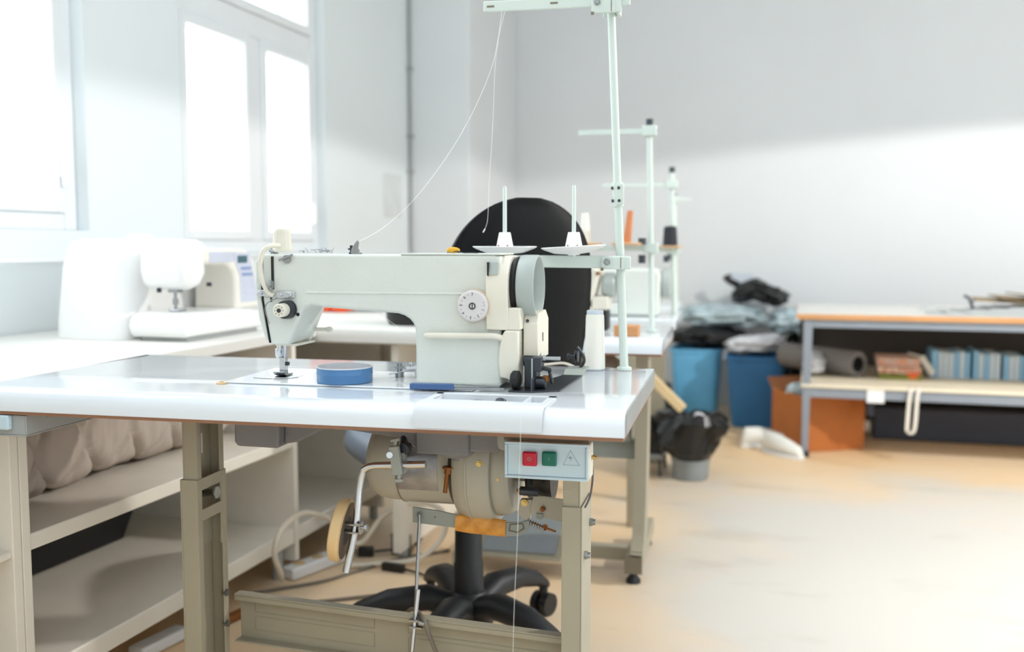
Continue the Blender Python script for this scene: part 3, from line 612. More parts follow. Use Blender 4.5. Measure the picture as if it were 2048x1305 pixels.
# ================================================================== UNDER THE TABLE
op = thing('oil_pan', 'grey cast metal oil pan under the machine bed', 'oil pan', (-.65, 1.74, .63))
pz = lambda px, py, y=1.645: Yp(px, py, y)[::2]
b = B().prism([pz(468, 840), pz(468, 884), pz(474, 893), pz(552, 898), pz(557, 895), pz(557, 840)], 'xz', 1.645, 1.76)
b.prism([(-.822, .7), (-.822, .636), (-.795, .641), (-.735, .671), (-.69, .668), (-.58, .655), (-.568, .642), (-.555, .639), (-.41, .6385), (-.40, .645), (-.40, .7)], 'xz', 1.668, 1.744)
b.box(-.56, -.46, 1.66, 1.744, .632, .68); b.done('pan_body', 'pan_cast', op, smooth=30, bev=.004)
b = B().lathe([(0, .62), (.028, .624), (.04, .634), (.04, .64), (0, .64)], (-.495, 1.70, 0), n=28); b.lathe([(0, .614), (.006, .614), (.006, .623), (0, .623)], (-.495, 1.70, 0), n=10); b.done('drain_plug', 'pan_cast', op)
b = B().ell((-.398, 1.69, .668), (.014, .03, .026), 20, 12, e=.6); b.done('pan_end', 'grey_plastic', op)
# knee lifter
kl = thing('knee_lifter', 'bent chrome knee lifter rod with round tan pad', 'knee lifter', (-.58, 1.62, .62))
YK = 1.62
k = lambda px, py, y=YK: Yp(px, py, y)
rod = cr([k(852, 930), k(800, 931), k(750, 932)], 4) + cr([k(738, 934, YK), k(727, 941, YK), k(722, 955, YK)], 4) + cr([k(718, 980), k(712, 1045, 1.61), k(692, 1145, 1.60)], 4)
B().tube(rod, .0068, 18).done('lifter_rod', 'chrome', kl)
b = B().bar(k(788, 893, 1.612), k(796, 950, 1.612), .018, .010, up=(0, 1, 0)); b.cyl(k(790, 893, 1.615), k(791, 882, 1.615), .0035, n=10); b.bar(k(782, 882, 1.615), k(799, 879, 1.615), .008, .005); b.cyl(k(798, 950, 1.612), k(799, 961, 1.612), .0038, n=10); b.bar(k(791, 962, 1.612), k(806, 961, 1.612), .008, .006); b.bar(k(806, 905, 1.63), k(808, 945, 1.63), .010, .014, up=(0, 1, 0)); c = b.done('rod_clamp', 'lever_grey', kl, bev=.001)
b = B().cyl(k(779, 911, 1.604), k(779, 911, 1.61), .0058, n=10); b.cyl(k(779, 911, 1.61), k(790, 909, 1.62), .003, n=8); b.done('clamp_bolt', 'chrome', c)
b = B().lathe([(0, 0), (.0105, 0), (.0105, .012), (.007, .013), (.007, .03), (0, .03)], n=20, axis='y'); bmesh.ops.translate(b.bm, verts=b.bm.verts, vec=k(806, 900, 1.625)); b.tube([k(806, 900, 1.64), k(808, 870, 1.68)], .006, 10); b.done('pivot_shaft', 'dark_steel', kl)
# the pad: disc facing right, tilted with the rod
pd = B().lathe([(0, -.010), (.050, -.010), (.0565, -.007), (.0575, -.002), (.0575, .010), (.052, .0125), (.027, .0125), (.026, .010), (0, .010)], n=56, axis='x')
pm = Matrix.Rotation(R(9), 3, 'Y') @ Matrix.Rotation(R(8), 3, 'Z')
pc = Vector(k(685, 1060, 1.625)) + Vector((-.0045, 0, 0))
bmesh.ops.rotate(pd.bm, verts=pd.bm.verts, matrix=pm); bmesh.ops.translate(pd.bm, verts=pd.bm.verts, vec=pc); P_ = pd.done('knee_pad', 'pad_tan', kl, bev=.001)
b = B().lathe([(.0265, .0126), (.0515, .0126), (.0515, .0134), (.0265, .0134)], n=48, axis='x'); q2 = B().lathe([(0, .0098), (.0262, .0098), (.0262, .0128), (0, .0128)], n=40, axis='x'); bmesh.ops.rotate(q2.bm, verts=q2.bm.verts, matrix=pm); bmesh.ops.translate(q2.bm, verts=q2.bm.verts, vec=pc); q2.done('pad_hub', 'black', P_)
bmesh.ops.rotate(b.bm, verts=b.bm.verts, matrix=pm); bmesh.ops.translate(b.bm, verts=b.bm.verts, vec=pc); b.done('pad_back', 'pad_dark', P_, label='dark brown face of the knee pad')
b = B().bar(k(690, 1047, 1.605), k(722, 1050, 1.605), .016, .003); b.bar(k(688, 1063, 1.605), k(724, 1066, 1.605), .016, .003); b.bar(k(722, 1046, 1.605), k(722, 1068, 1.605), .016, .003, up=(1, 0, 0)); b.cyl(k(722, 1056, 1.60), k(732, 1057, 1.60), .003, n=8); b.cyl(k(730, 1057, 1.60), k(735, 1057, 1.60), .0065, n=6); b.done('pad_clip', 'steel', kl)
# motor
mo = thing('clutch_motor', 'beige clutch motor hung under the sewing table', 'motor', (-.52, 1.86, .57))
MY, MZ = 1.86, .573
B().lathe([(0, -.716), (.05, -.715), (.066, -.708), (.076, -.692), (.080, -.67), (.0805, -.643), (.083, -.641), (.083, -.535), (0, -.535)], (0, MY, MZ), 'x', 64).done('motor_body', 'motor', mo)
B().lathe([(0, -.64), (.0815, -.6425), (.0838, -.6415), (.0838, -.6395), (0, -.638)], (0, MY, MZ), 'x', 64).done('end_cap_seam', 'leg_dark', mo)
ch = B().lathe([(0, -.523), (.10, -.523), (.104, -.520), (.1115, -.50), (.1135, -.492), (.1135, -.452), (.110, -.447), (0, -.447)], (0, MY, MZ), 'x', 64).done('clutch_housing', 'motor', mo)
b = B().lathe([(.1130, -.4935), (.1155, -.493), (.1155, -.490), (.113, -.4895)], (0, MY, MZ), 'x', 64); b.done('housing_rib', 'motor', ch)
B().lathe([(0, -.447), (.098, -.447), (.100, -.442), (.096, -.425), (.088, -.414), (.06, -.412), (0, -.41)], (0, MY, MZ), 'x', 64).done('end_bell', 'motor', mo)
B().lathe([(0, -.412), (.03, -.412), (.03, -.39), (0, -.39)], (0, MY, MZ), 'x', 32).done('shaft_hub', 'leg_dark', mo)
b = B().lathe([(0, -.388), (.046, -.388), (.050, -.382), (.042, -.374), (.042, -.366), (.050, -.352), (.048, -.338), (0, -.338)], (0, MY - .01, MZ - .012), 'x', 40); b.done('pulley', 'black', mo)
b = B().tube([(-.369, MY - .01, MZ + .015), (-.392, 1.80, .70)], .005, 8); b.done('drive_belt', 'black', mo)
# name plate bent around the body
b = B()
rows = [(a_, .0842) for a_ in range(150, 212, 6)]
vs = [[b.bm.verts.new((x, MY + math.cos(R(a_)) * r_, MZ + math.sin(R(180 - a_)) * r_)) for x in (-.6385, -.556)] for a_, r_ in rows]
for p, q in zip(vs, vs[1:]): b.bm.faces.new((p[0], p[1], q[1], q[0]))
g_ = bmesh.ops.solidify(b.bm, geom=b.bm.faces[:], thickness=.0008)
b.done('name_plate', 'plate_foil', mo, label='shiny metal name plate on the motor')
def bolt(p, r, d, par, m='brass', n=6):
    p = Vector(p); d = Vector(d); b = B().cyl(p, p + d * .006, r, n=n); b.cyl(p + d * .006, p + d * .010, r * .6, n=10); b.done('bolt', m, par)
bolt(Yp(960, 928, 1.755), .0075, (0, -1, 0), ch); bolt(Yp(998, 958, 1.772), .005, (0, -1, 0), mo, n=12); bolt(Yp(1036, 982, 1.77), .006, (.9, -.4, 0), mo); bolt(Yp(1050, 1005, 1.77), .0065, (0, -1, 0), mo, n=16)
b = B().cyl(Yp(895, 942, 1.762), Yp(890, 986, 1.762), .0042, n=12); b.cyl(Yp(896, 938, 1.762), Yp(895, 948, 1.762), .0072, n=6); b.lathe([(0, 0), (.012, 0), (.012, .003), (0, .003)], Yp(897, 937, 1.762)); b.done('hanger_bolt', 'rust', mo, label='rusty hanging bolt on the motor')
b = B().box(-.60, -.46, 1.83, 1.89, .65, .706); b.done('mount', 'leg_dark', mo)
b = B().cyl(Yp(1040, 982, 1.76), Yp(1075, 985, 1.77), .0085, n=14); b.done('shaft_end', 'dark_steel', mo)
# clutch lever with orange tape
L = lambda px, py, y=1.80: Yp(px, py, y)
b = B(); lo = [L(826, 1014), L(826, 1045), L(905, 1055), L(1000, 1073), L(1040, 1072), L(1058, 1060), L(1062, 1040), L(1040, 1045), L(1010, 1045), L(915, 1030), L(880, 1022)]
b.prism([(p[0], p[2]) for p in lo], 'xz', 1.797, 1.802); lev = b.done('clutch_lever', 'lever_grey', mo, smooth=30, bev=.001)
b = B().tube([L(912, 1046), L(940, 1049), L(975, 1053), L(1012, 1058)], [.0165, .0185, .018, .0165], 20); bmesh.ops.scale(b.bm, verts=b.bm.verts, vec=(1, .45, 1), space=Matrix.Translation((0, -1.80, 0))); b.done('tape_wrap', 'tape_orange', lev, label='orange tape wrapped around the clutch lever')
b = B().cyl(L(838, 1031, 1.795), L(838, 1031, 1.797), .0042, n=12); b.cyl(L(870, 1035, 1.796), L(870, 1035, 1.797), .0018, n=8); b.tube([L(1018, 1062, 1.796), L(1035, 1066, 1.796), L(1048, 1058, 1.796), L(1045, 1048, 1.796), L(1020, 1050, 1.796)], .0012, 6, closed=True); b.done('lever_hole', 'leg_dark', lev)
b = B(); n_ = 60
b.tube([Vector(L(1056, 1044)) + (Vector(L(1088, 1058)) - Vector(L(1056, 1044))) * t / n_ + Vector((0, math.cos(t * .7) * .0055, math.sin(t * .7) * .0055)) for t in range(n_ + 1)], .0012, 5); b.done('lever_spring', 'steel', mo)
b = B().cyl(L(1055, 1043), L(1112, 1064), .0022, n=8); b.cyl(L(1086, 1054), L(1094, 1057), .006, n=6); b.done('spring_bolt', 'rust', mo)
b = B().prism([(p[0], p[2]) for p in (L(1068, 990), L(1128, 998), L(1128, 1045), L(1066, 1030), L(1060, 1020))], 'xz', 1.795, 1.80); b.done('pulley_guard', 'motor', mo, smooth=0, bev=.002)
bolt(L(1086, 1018, 1.795), .005, (0, -1, 0), mo, 'rust', 12)
b = B().box(*sorted((L(1076, 0)[0], L(1090, 0)[0])), 1.79, 1.81, L(1083, 1037)[2], L(1083, 1026)[2]); b.done('guard_clip', 'lever_grey', mo)
b = B().prism([(p[0], p[2]) for p in (L(1040, 1000), L(1066, 1000), L(1058, 1048), L(1035, 1030))], 'xz', 1.80, 1.815); b.done('lever_bracket', 'motor', mo, smooth=0, bev=.002)
b = B().tube(cr([L(812, 862, 1.70), L(812, 885, 1.72), L(820, 900, 1.75), L(806, 915, 1.78)], 5), .004, 8); b.done('motor_cable', 'black', mo)
# treadle rod
rd = thing('treadle_rod', 'thin grey steel treadle rod hanging from the clutch lever', 'rod', L(832, 1180))
b = B().tube(cr([L(838, 1029, 1.798), L(838, 1029, 1.788), L(839, 1036, 1.786), L(838, 1060, 1.78), L(830, 1240, 1.742)], 5), .0033, 10); b.done('upper_rod', 'steel', rd)
b = B().cyl(L(836, 1180, 1.752), L(824, 1302, 1.736), .0045, n=12); b.tube([L(824, 1300, 1.736), L(815, 1420, 1.728)], .0032, 10); b.done('lower_rod', 'chrome', rd)
b = B().bar(L(820, 1240, 1.741), L(846, 1243, 1.741), .014, .003); b.bar(L(820, 1253, 1.741), L(846, 1256, 1.741), .014, .003); b.cyl(L(838, 1247, 1.738), L(850, 1249, 1.738), .005, n=8); b.done('rod_coupling', 'steel', rd)
b = B().tube(cr([L(815, 1225, 1.86), L(823, 1219, 1.85), L(832, 1222, 1.80), L(845, 1236, 1.745), L(860, 1275, 1.738), L(885, 1340, 1.738), L(900, 1400, 1.738)], 6), .0042, 8); b.done('motor_cable', 'cable_grey', top=('grey cable draped over the table brace beside the treadle rod', 'cable', L(845, 1245, 1.77), 'T'))
# switch box
sw = thing('switch_box', 'pale blue on off switch box with red and green buttons', 'switch', (-.31, 1.64, .637))
b = B().box(-.381, -.236, 1.626, 1.666, .6085, .6695); b.done('switch_case', 'cream_plastic', sw, bev=.003)
b = B().box(-.385, -.238, 1.622, 1.627, .6065, .6115); b.box(-.385, -.238, 1.622, 1.627, .6655, .6705); b.box(-.385, -.380, 1.622, 1.627, .6115, .6655); b.box(-.243, -.238, 1.622, 1.627, .6115, .6655); b.box(-.380, -.243, 1.6245, 1.627, .6115, .6655); b.done('face_panel', 'box_blue', sw, bev=.0014)
for px, m, mk_, lb in ((1060, 'btn_red', 'O', 'red stop button'), (1099, 'btn_green', 'I', 'green start button')):
    c = Yp(px, 918, 1.622); b = B().box(c[0] - .0128, c[0] + .0128, 1.6165, 1.625, c[2] - .0125, c[2] + .0125); bo = b.done('button', m, sw, bev=.003, seg=3, label=lb)
    b = B(); text_mesh(b, mk_, .009, Matrix.Translation((c[0], 1.6163, c[2])) @ Matrix.Rotation(math.pi / 2, 4, 'X')); b.done('button_mark', 'mark', bo, smooth=0)
c = Yp(1142, 918, 1.6243); b = B(); t_ = [(c[0] - .013, 1.6243, c[2] - .0115), (c[0] + .015, 1.6243, c[2] - .0115), (c[0] - .001, 1.6243, c[2] + .014)]
b.tube(t_, .0006, 6, closed=True); b.bar((c[0] - .001, 1.6243, c[2] + .005), (c[0] - .001, 1.6243, c[2] - .003), .0012, .0012, up=(1, 0, 0)); b.bar((c[0] - .005, 1.6243, c[2] + .001), (c[0] + .003, 1.6243, c[2] + .001), .0012, .0012); b.done('warning_triangle', 'mark', sw)
b = B().box(-.39, -.24, 1.64, 1.665, .6695, .7065); b.done('mount_plate', 'leg_dark', sw)
bolt((-.236, 1.645, .645), .004, (1, 0, 0), sw, n=12)
B().tube(cr([(-.25, 1.668, .66), (-.237, 1.665, .62), (-.24, 1.664, .575), (-.25, 1.665, .55)], 5), .002, 6).done('switch_cable', 'ink', sw)

# ================================================================== LEFT CABINET RUN (room frame)
UF = -1.47
cb = thing('storage_cabinet', 'long open white shelf cabinet along the window wall', 'cabinet', (-1.83, 1.9, 0), 'R')
b = B().box(UW + .003, UF - .005, .6, 2.765, .72, .75); b.done('countertop', 'cab_white', cb, bev=.003)
for (v0, v1) in ((.6, .622), (1.505, 1.527), (1.529, 1.551), (2.60, 2.622), (3.235, 3.257)): B().box(UW + .02, UF, v0, v1, .045, .7195 if v0 < 2.7 else .699).done('upright_panel', 'cab_board', cb, bev=.0015)
b = B().box(UW + .02, UF - .004, 1.552, 2.60, .398, .432); b.done('shelf', 'cab_board', cb, bev=.003)
b = B().box(UW + .02, UF - .004, .622, 1.505, .396, .412); b.done('shelf', 'cab_board', cb, bev=.003)
b = B().box(UW + .02, UF - .004, 2.623, 3.234, .10, .147); b.done('bottom_shelf', 'cab_board', cb, bev=.004)
b = B().box(UW + .02, UF - .004, 1.552, 2.60, .10, .147); b.done('bottom_shelf', 'cab_board', cb, bev=.004)
b = B().box(UW + .02, UF - .004, .622, 1.505, .10, .147); b.done('bottom_shelf', 'cab_board', cb, bev=.004)
b = B().box(UW + .008, UW + .02, .6, 3.257, .045, .699); b.done('back_panel', 'cab_board', cb, smooth=0)
for v in (.66, 1.53, 2.56, 3.246):
    for u_ in (UF - .04, UW + .06): B().cyl((u_, v, 0), (u_, v, .046 if v in (1.53, 3.246) else .10), .016).done('foot', 'grey_plastic', cb)
dk = thing('corner_desk', 'white corner desk returning from the cabinet along the far side', 'desk', (-1.6, 3.1, 0), 'R')
b = B().prism([(2.768, .722), (2.768, .742), (2.776, .75), (3.52, .75), (3.52, .70), (2.776, .70), (2.768, .706)], 'yz', UW + .003, -1.02); b.done('desktop', 'cab_white', dk, smooth=50)
for u0 in (-1.235,): B().box(u0, u0 + .025, 2.80, 3.48, .03, .6995).done('side_panel', 'cab_board', dk)
B().box(UW + .046, -1.236, 3.27, 3.29, .30, .6995).done('back_panel', 'cab_board', dk, smooth=0)
for u0 in (-1.223,):
    for v in (2.85, 3.43): B().cyl((u0, v, 0), (u0, v, .03), .016).done('foot', 'grey_plastic', dk)
# quilt, box
def quilt():
    nu, nv = 220, 90; b = B(); rings = []
    v0, v1 = 1.56, 2.55
    for i in range(nu + 1):
        t = i / nu; v = v0 + (v1 - v0) * t; ring = []
        endk = min(1, (min(t, 1 - t) / .05) ** .5) if 0 < t < 1 else .02
        for j in range(nv):
            a = 6.2832 * j / nv; ca, sa_ = math.cos(a), math.sin(a); sg = lambda q: math.copysign(abs(q) ** .62, q)
            cu, czz, ru, rz = -1.865, .556 - .012 * math.sin(t * 9), .255, .122 - .012 * math.sin(t * 7 + 1)
            p = Vector((cu + ru * sg(ca) * (.4 + .6 * endk), v, czz + rz * sg(sa_) * endk))
            n1 = noise.noise(Vector((p.x * 4, v * 5, p.z * 9))) * .010
            s1 = a * .30 * 3; d1 = abs(math.sin(v * 20 + a * 2)); d2 = abs(math.sin(v * 20 - a * 2))
            seam = .006 - .013 * max(math.exp(-(d1 / .13) ** 2), math.exp(-(d2 / .13) ** 2)) - .008 * max(math.exp(-(d1 / .4) ** 2), math.exp(-(d2 / .4) ** 2))
            wr = .007 * noise.noise(Vector((v * 30 + a * 1.5, a * 1.6, 3))) + .006 * abs(noise.noise(Vector((v * 55 - a * 3, a * 2, 9))))
            q = Vector((ca, 0, sa_)) * (n1 + seam + wr); p += q
            p.z = max(p.z, .4325 + .001); p.z = min(p.z, .712)
            ring.append(b.bm.verts.new(p))
        rings.append(ring)
    for r0, r1 in zip(rings, rings[1:]):
        for j in range(nv): b.bm.faces.new((r0[j], r0[(j + 1) % nv], r1[(j + 1) % nv], r1[j]))
    b.bm.faces.new(rings[0]); b.bm.faces.new(list(reversed(rings[-1])))
    return b
quilt().done('quilt', 'quilt', smooth=80, top=('folded grey brown quilted blanket on the cabinet upper shelf', 'quilt', (-1.86, 2.0, .432), 'R'))
b = B().hexa([(-2.12, 1.60, .148), (-1.925, 1.60, .148), (-1.90, 2.36, .148), (-2.12, 2.36, .148), (-2.12, 1.60, .30), (-1.925, 1.60, .30), (-1.885, 2.44, .30), (-2.12, 2.44, .30)]); b.done('storage_box', 'black', bev=.006, top=('long black storage box on the cabinet bottom shelf', 'box', (-2.0, 2.0, .148), 'R'))

# home sewing machine and case on the counter
hc = thing('machine_case', 'tall white hard sewing machine case beside the window', 'case', (-1.91, 2.45, .75), 'R')
b = B(); rings = []
for z, k in ((.7505, 1.0), (.80, .995), (.95, .92), (1.00, .86), (1.018, .80), (1.026, .70)):
    cx, cy_, hx, hy = -1.885, 2.46, .128 * k, .245 * k; ring = []
    for i in range(48):
        a = 6.2832 * i / 48; sg = lambda q: math.copysign(abs(q) ** .34, q)
        ring.append(b.bm.verts.new((cx + hx * sg(math.cos(a)), cy_ + hy * sg(math.sin(a)), z)))
    rings.append(ring)
for r0, r1 in zip(rings, rings[1:]):
    for i in range(48): b.bm.faces.new((r0[i], r0[(i + 1) % 48], r1[(i + 1) % 48], r1[i]))
b.bm.faces.new(rings[-1]); b.bm.faces.new(list(reversed(rings[0]))); b.done('case_shell', 'home_white', hc, smooth=60)
b = B().tube(cr([(-1.885, 2.40, 1.025), (-1.885, 2.41, 1.034), (-1.885, 2.46, 1.036), (-1.885, 2.51, 1.034), (-1.885, 2.52, 1.025)], 4), .006, 8); b.done('case_handle', 'home_white', hc)
hm = thing('home_sewing_machine', 'white domestic sewing machine with blue key panel on the counter', 'sewing machine', (-1.66, 2.42, .75), 'R')
xa, xb = -1.752, -1.572
def rprism(b, pts, a, c): return b.prism(pts, 'yz', a, c)
b = rprism(B(), [(2.235, .762), (2.628, .762), (2.628, .812), (2.49, .826), (2.25, .826), (2.225, .815), (2.218, .79), (2.225, .768)], xa, xb); b.done('base', 'home_white', hm, smooth=50, bev=.012, seg=3)
b = B().box(xa + .02, xb - .015, 2.25, 2.60, .7505, .764); b.done('base_foot', 'grey_plastic', hm)
b = rprism(B(), [(2.505, .82), (2.51, .90), (2.50, .93), (2.47, .952), (2.33, .955), (2.30, .97), (2.30, 1.003), (2.57, .998), (2.61, .97), (2.645, .82)], xa + .01, -1.600); b.done('arm_column', 'home_cream', hm, smooth=50, bev=.012, seg=3)
b = rprism(B(), [(2.255, .985), (2.27, 1.003), (2.355, 1.005), (2.362, .93), (2.335, .897), (2.29, .888), (2.262, .90), (2.25, .94)], -1.735, -1.596); b.done('needle_head', 'home_white', hm, smooth=50, bev=.014, seg=3)
b = B().box(-1.602, -1.5985, 2.38, 2.50, .960, .99); b.done('pattern_panel', 'home_panel', hm, smooth=0)
b = B().prism([(2.505, .960), (2.50, .99), (2.585, .985), (2.632, .84), (2.535, .84), (2.53, .92)], 'yz', -1.603, -1.5985); b.done('key_panel', 'home_panel', hm, smooth=0)
kp = hm.children[-1]
B().box(-1.599, -1.597, 2.52, 2.57, .957, .978).done('display', 'home_lcd', kp, smooth=0)
for i in range(5): B().box(-1.599, -1.597, 2.538 + i * .004, 2.590 + i * .008, .936 - i * .018, .945 - i * .018).done('key_row', 'home_blue' if i < 2 else 'home_panel', kp, smooth=0)
b = B().cyl((-1.66, 2.305, .90), (-1.66, 2.305, .832), .0045, n=12); b.box(-1.675, -1.645, 2.293, 2.318, .879, .889); b.cyl((-1.66, 2.305, .862), (-1.66, 2.305, .846), .008, n=12); b.done('needle_bar', 'steel', hm)
b = B().box(-1.672, -1.640, 2.288, 2.328, .827, .834); b.done('presser_foot', 'chrome', hm, bev=.002)
B().cyl((-1.69, 2.285, .885), (-1.70, 2.28, .885), .006, n=10).done('lever', 'dark_steel', hm); B().cyl((-1.600, 2.365, .90), (-1.588, 2.37, .90), .006, n=10).done('lever', 'dark_steel', hm)
# things on the corner desk
sx = thing('scissors', 'orange handled scissors lying on the corner desk', 'scissors', (-1.74, 3.42, .75), 'R')
for d in (0, .09):
    b = B(); bmesh.ops.rotate
    b.tube([(-1.80 + d + .038 * math.cos(a * .5236), 3.42 + .03 * math.sin(a * .5236), .762) for a in range(12)], .010, 10, closed=True); b.done('handle_loop', 'orange', sx)
b = B().bar((-1.68, 3.42, .758), (-1.55, 3.46, .757), .016, .004); b.bar((-1.68, 3.40, .756), (-1.55, 3.45, .754), .016, .004); b.done('blade', 'steel', sx)
b = B().lathe([(0, .7505), (.085, .7505), (.095, .77), (.097, .835), (.09, .85), (.06, .853), (0, .853)], (-1.225, 2.975, 0), n=40); b.done('plastic_tub', 'black', top=('round black plastic tub standing on the corner desk end', 'tub', (-1.225, 2.975, .75), 'R'))

# ================================================================== OFFICE CHAIR
chx = thing('office_chair', 'black swivel office chair behind the front sewing table', 'chair', (-.63, 2.27, 0), 'LT', rz=R(36.9))
RZ = 36.9
b = B().lathe([(0, .065), (.055, .065), (.062, .08), (.052, .145), (.040, .158), (0, .158)]); hubo = b.done('base_hub', 'chair_black', chx)
for a0 in (65, 125, 198, 264, 329):
    a = R(a0 - RZ); c, s = math.cos(a), math.sin(a); b = B(); pts = [(.03, .115), (.10, .142), (.20, .136), (.275, .112), (.315, .088)]
    ws = [.040, .038, .034, .029, .022]; hs = [.034, .032, .028, .023, .016]; rings = []
    for (r_, z), w_, h_ in zip(pts, ws, hs):
        rings.append([b.bm.verts.new((c * r_ - s * w_ * math.cos(q), s * r_ + c * w_ * math.cos(q), z + h_ * math.sin(q))) for q in [6.2832 * k_ / 14 for k_ in range(14)]])
    for r0, r1 in zip(rings, rings[1:]):
        for k_ in range(14): b.bm.faces.new((r0[k_], r0[(k_ + 1) % 14], r1[(k_ + 1) % 14], r1[k_]))
    b.bm.faces.new(rings[0]); b.bm.faces.new(list(reversed(rings[-1])))
    lg_ = b.done('base_leg', 'chair_black', chx)
    px_, py_ = c * .315, s * .315; b = B()
    for o_ in (-.017, .017): b.cyl((px_ - s * (o_ - .008), py_ + c * (o_ - .008), .031), (px_ - s * (o_ + .008), py_ + c * (o_ + .008), .031), .0305, n=24)
    b.cyl((px_ - s * -.012, py_ + c * -.012, .031), (px_ - s * .012, py_ + c * .012, .031), .02); b.cyl((px_, py_, .05), (px_, py_, .082), .012)
    b.done('caster', 'black', lg_)
b = B().lathe([(0, .13), (.0375, .13), (.0365, .225), (.034, .23), (.0335, .308), (.031, .313), (0, .313)]); b.done('column_cover', 'chair_black', chx)
b = B().cyl((0, 0, .29), (0, 0, .44), .014); b.done('gas_lift', 'steel', chx)
b = B().box(-.05, .14, -.08, .18, .43, .462); b.box(.04, .10, -.21, .03, .44, .46); b.done('seat_plate', 'black', chx)
b = B().ell((.03, .12, .505), (.285, .25, .044), 40, 12, e=.55); b.done('seat', 'seat_sheen', chx, smooth=80)
def back():
    b = B(); W_, n, m = .185, 48, 64; rings = []
    for side in (0, 1):
        grid = []
        for j in range(m + 1):
            z = .625 + .49 * j / m; t = j / m; hw = W_ * (.80 + .2 * min(1, t / .45)) * (1 if t < .58 else math.sqrt(max(0, 1 - ((t - .58) / .425) ** 2.3)))
            row = []
            for i in range(n + 1):
                s = -1 + 2 * i / n; x = hw * s; y = -.245 - .055 * (t - .4) + .10 * (x ** 2) / .034 * .28
                th = .030 * max(.25, (1 - abs(s) ** 5)) * max(.3, 1 - t ** 9)
                row.append(b.bm.verts.new((x + .07, y + .08 + (-th if side else th), z)))
            grid.append(row)
        rings.append(grid)
    for g in rings:
        for j in range(m):
            for i in range(n): b.bm.faces.new((g[j][i], g[j][i + 1], g[j + 1][i + 1], g[j + 1][i]))
    g0, g1 = rings
    for j in range(m):
        for i in (0, n): b.bm.faces.new((g0[j][i], g0[j + 1][i], g1[j + 1][i], g1[j][i]))
    for i in range(n):
        for j in (0, m): b.bm.faces.new((g0[j][i], g0[j][i + 1], g1[j][i + 1], g1[j][i]))
    return b
back().done('backrest', 'leather', chx, smooth=60, bev=.006)
b = B().bar((.07, -.19, .45), (.07, -.22, .56), .07, .012, up=(0, 1, 0)); b.bar((.07, -.22, .55), (.07, -.205, .70), .07, .012, up=(0, 1, 0)); b.done('back_bracket', 'black', chx)

# ================================================================== SECOND TABLE AND ITS THINGS
t2 = thing('sewing_table', 'white sewing table behind the office chair, second in the row', 'table', (-.5, 2.9, 0))
B().prism([(y + 1.175, z) for y, z in ((2.0, .712), (2.0, .744), (1.994, .75), (1.516, .75), (1.497, .744), (1.4905, .736), (1.486, .712))], 'yz', -.86, -.192).done('tabletop', 'laminate', t2, smooth=50)
B().box(-.859, -.193, 2.664, 3.172, .706, .712).done('underside_board', 'chipboard', t2, smooth=0)
b = B(); lp = cr([(-.262, 2.90, .706), (-.262, 2.905, .55), (-.265, 2.91, .30), (-.268, 2.90, .15), (-.272, 2.875, .075)], 6)
for p, q in zip(lp, lp[1:]): b.bar(p, q, .036, .10, up=(0, 1, 0))
l2 = b.done('leg', 'leg_paint', t2)
b = B().box(-.305, -.255, 2.84, 3.28, .035, .085); f2 = b.done('foot', 'leg_paint', l2, bev=.004)
B().box(-.306, -.254, 2.834, 2.841, .034, .086).done('foot_cap', 'leg_dark', f2, label='dark grey end cap of the table foot')
for yy in (2.862, 3.25): B().lathe([(0, 0), (.022, 0), (.022, .01), (.012, .022), (.01, .036), (0, .036)], (-.282, yy, 0)).done('leveller', 'black', f2)
b = B().box(-.84, -.80, 2.84, 3.14, .0, .06); b.box(-.84, -.80, 2.90, 2.96, .06, .706); b.done('leg', 'leg_paint', t2)
b = B().box(-.80, -.29, 2.945, 2.985, .036, .078); b.done('cross_brace', 'leg_paint', t2, bev=.003)
td = B().hexa([(-.775, 2.842, .05), (-.50, 2.842, .05), (-.50, 2.944, .085), (-.775, 2.944, .085), (-.775, 2.842, .058), (-.50, 2.842, .058), (-.50, 3.06, .145), (-.775, 3.06, .145)])
tdo = td.done('treadle', 'leg_paint', t2, bev=.003)
b = B().hexa([(-.752, 2.86, .0665), (-.522, 2.86, .0665), (-.522, 3.045, .1405), (-.752, 3.045, .1405), (-.752, 2.858, .0695), (-.522, 2.858, .0695), (-.522, 3.043, .1435), (-.752, 3.043, .1435)]); b.done('treadle_mat', 'pedal', tdo)
mo2 = thing('clutch_motor', 'grey motor under the second sewing table', 'motor', (-.42, 2.98, .6))
b = B().lathe([(0, -.50), (.07, -.50), (.085, -.48), (.085, -.36), (.07, -.34), (0, -.34)], (0, 2.98, .585), 'x', 32); b.box(-.46, -.38, 2.93, 3.03, .64, .706); b.done('motor_body', 'motor', mo2)
b = B().box(-.44, -.30, 2.90, 3.0, .42, .475); b.box(-.50, -.29, 2.93, 2.945, .36, .42); b.done('motor_lever', 'lever_grey', mo2)
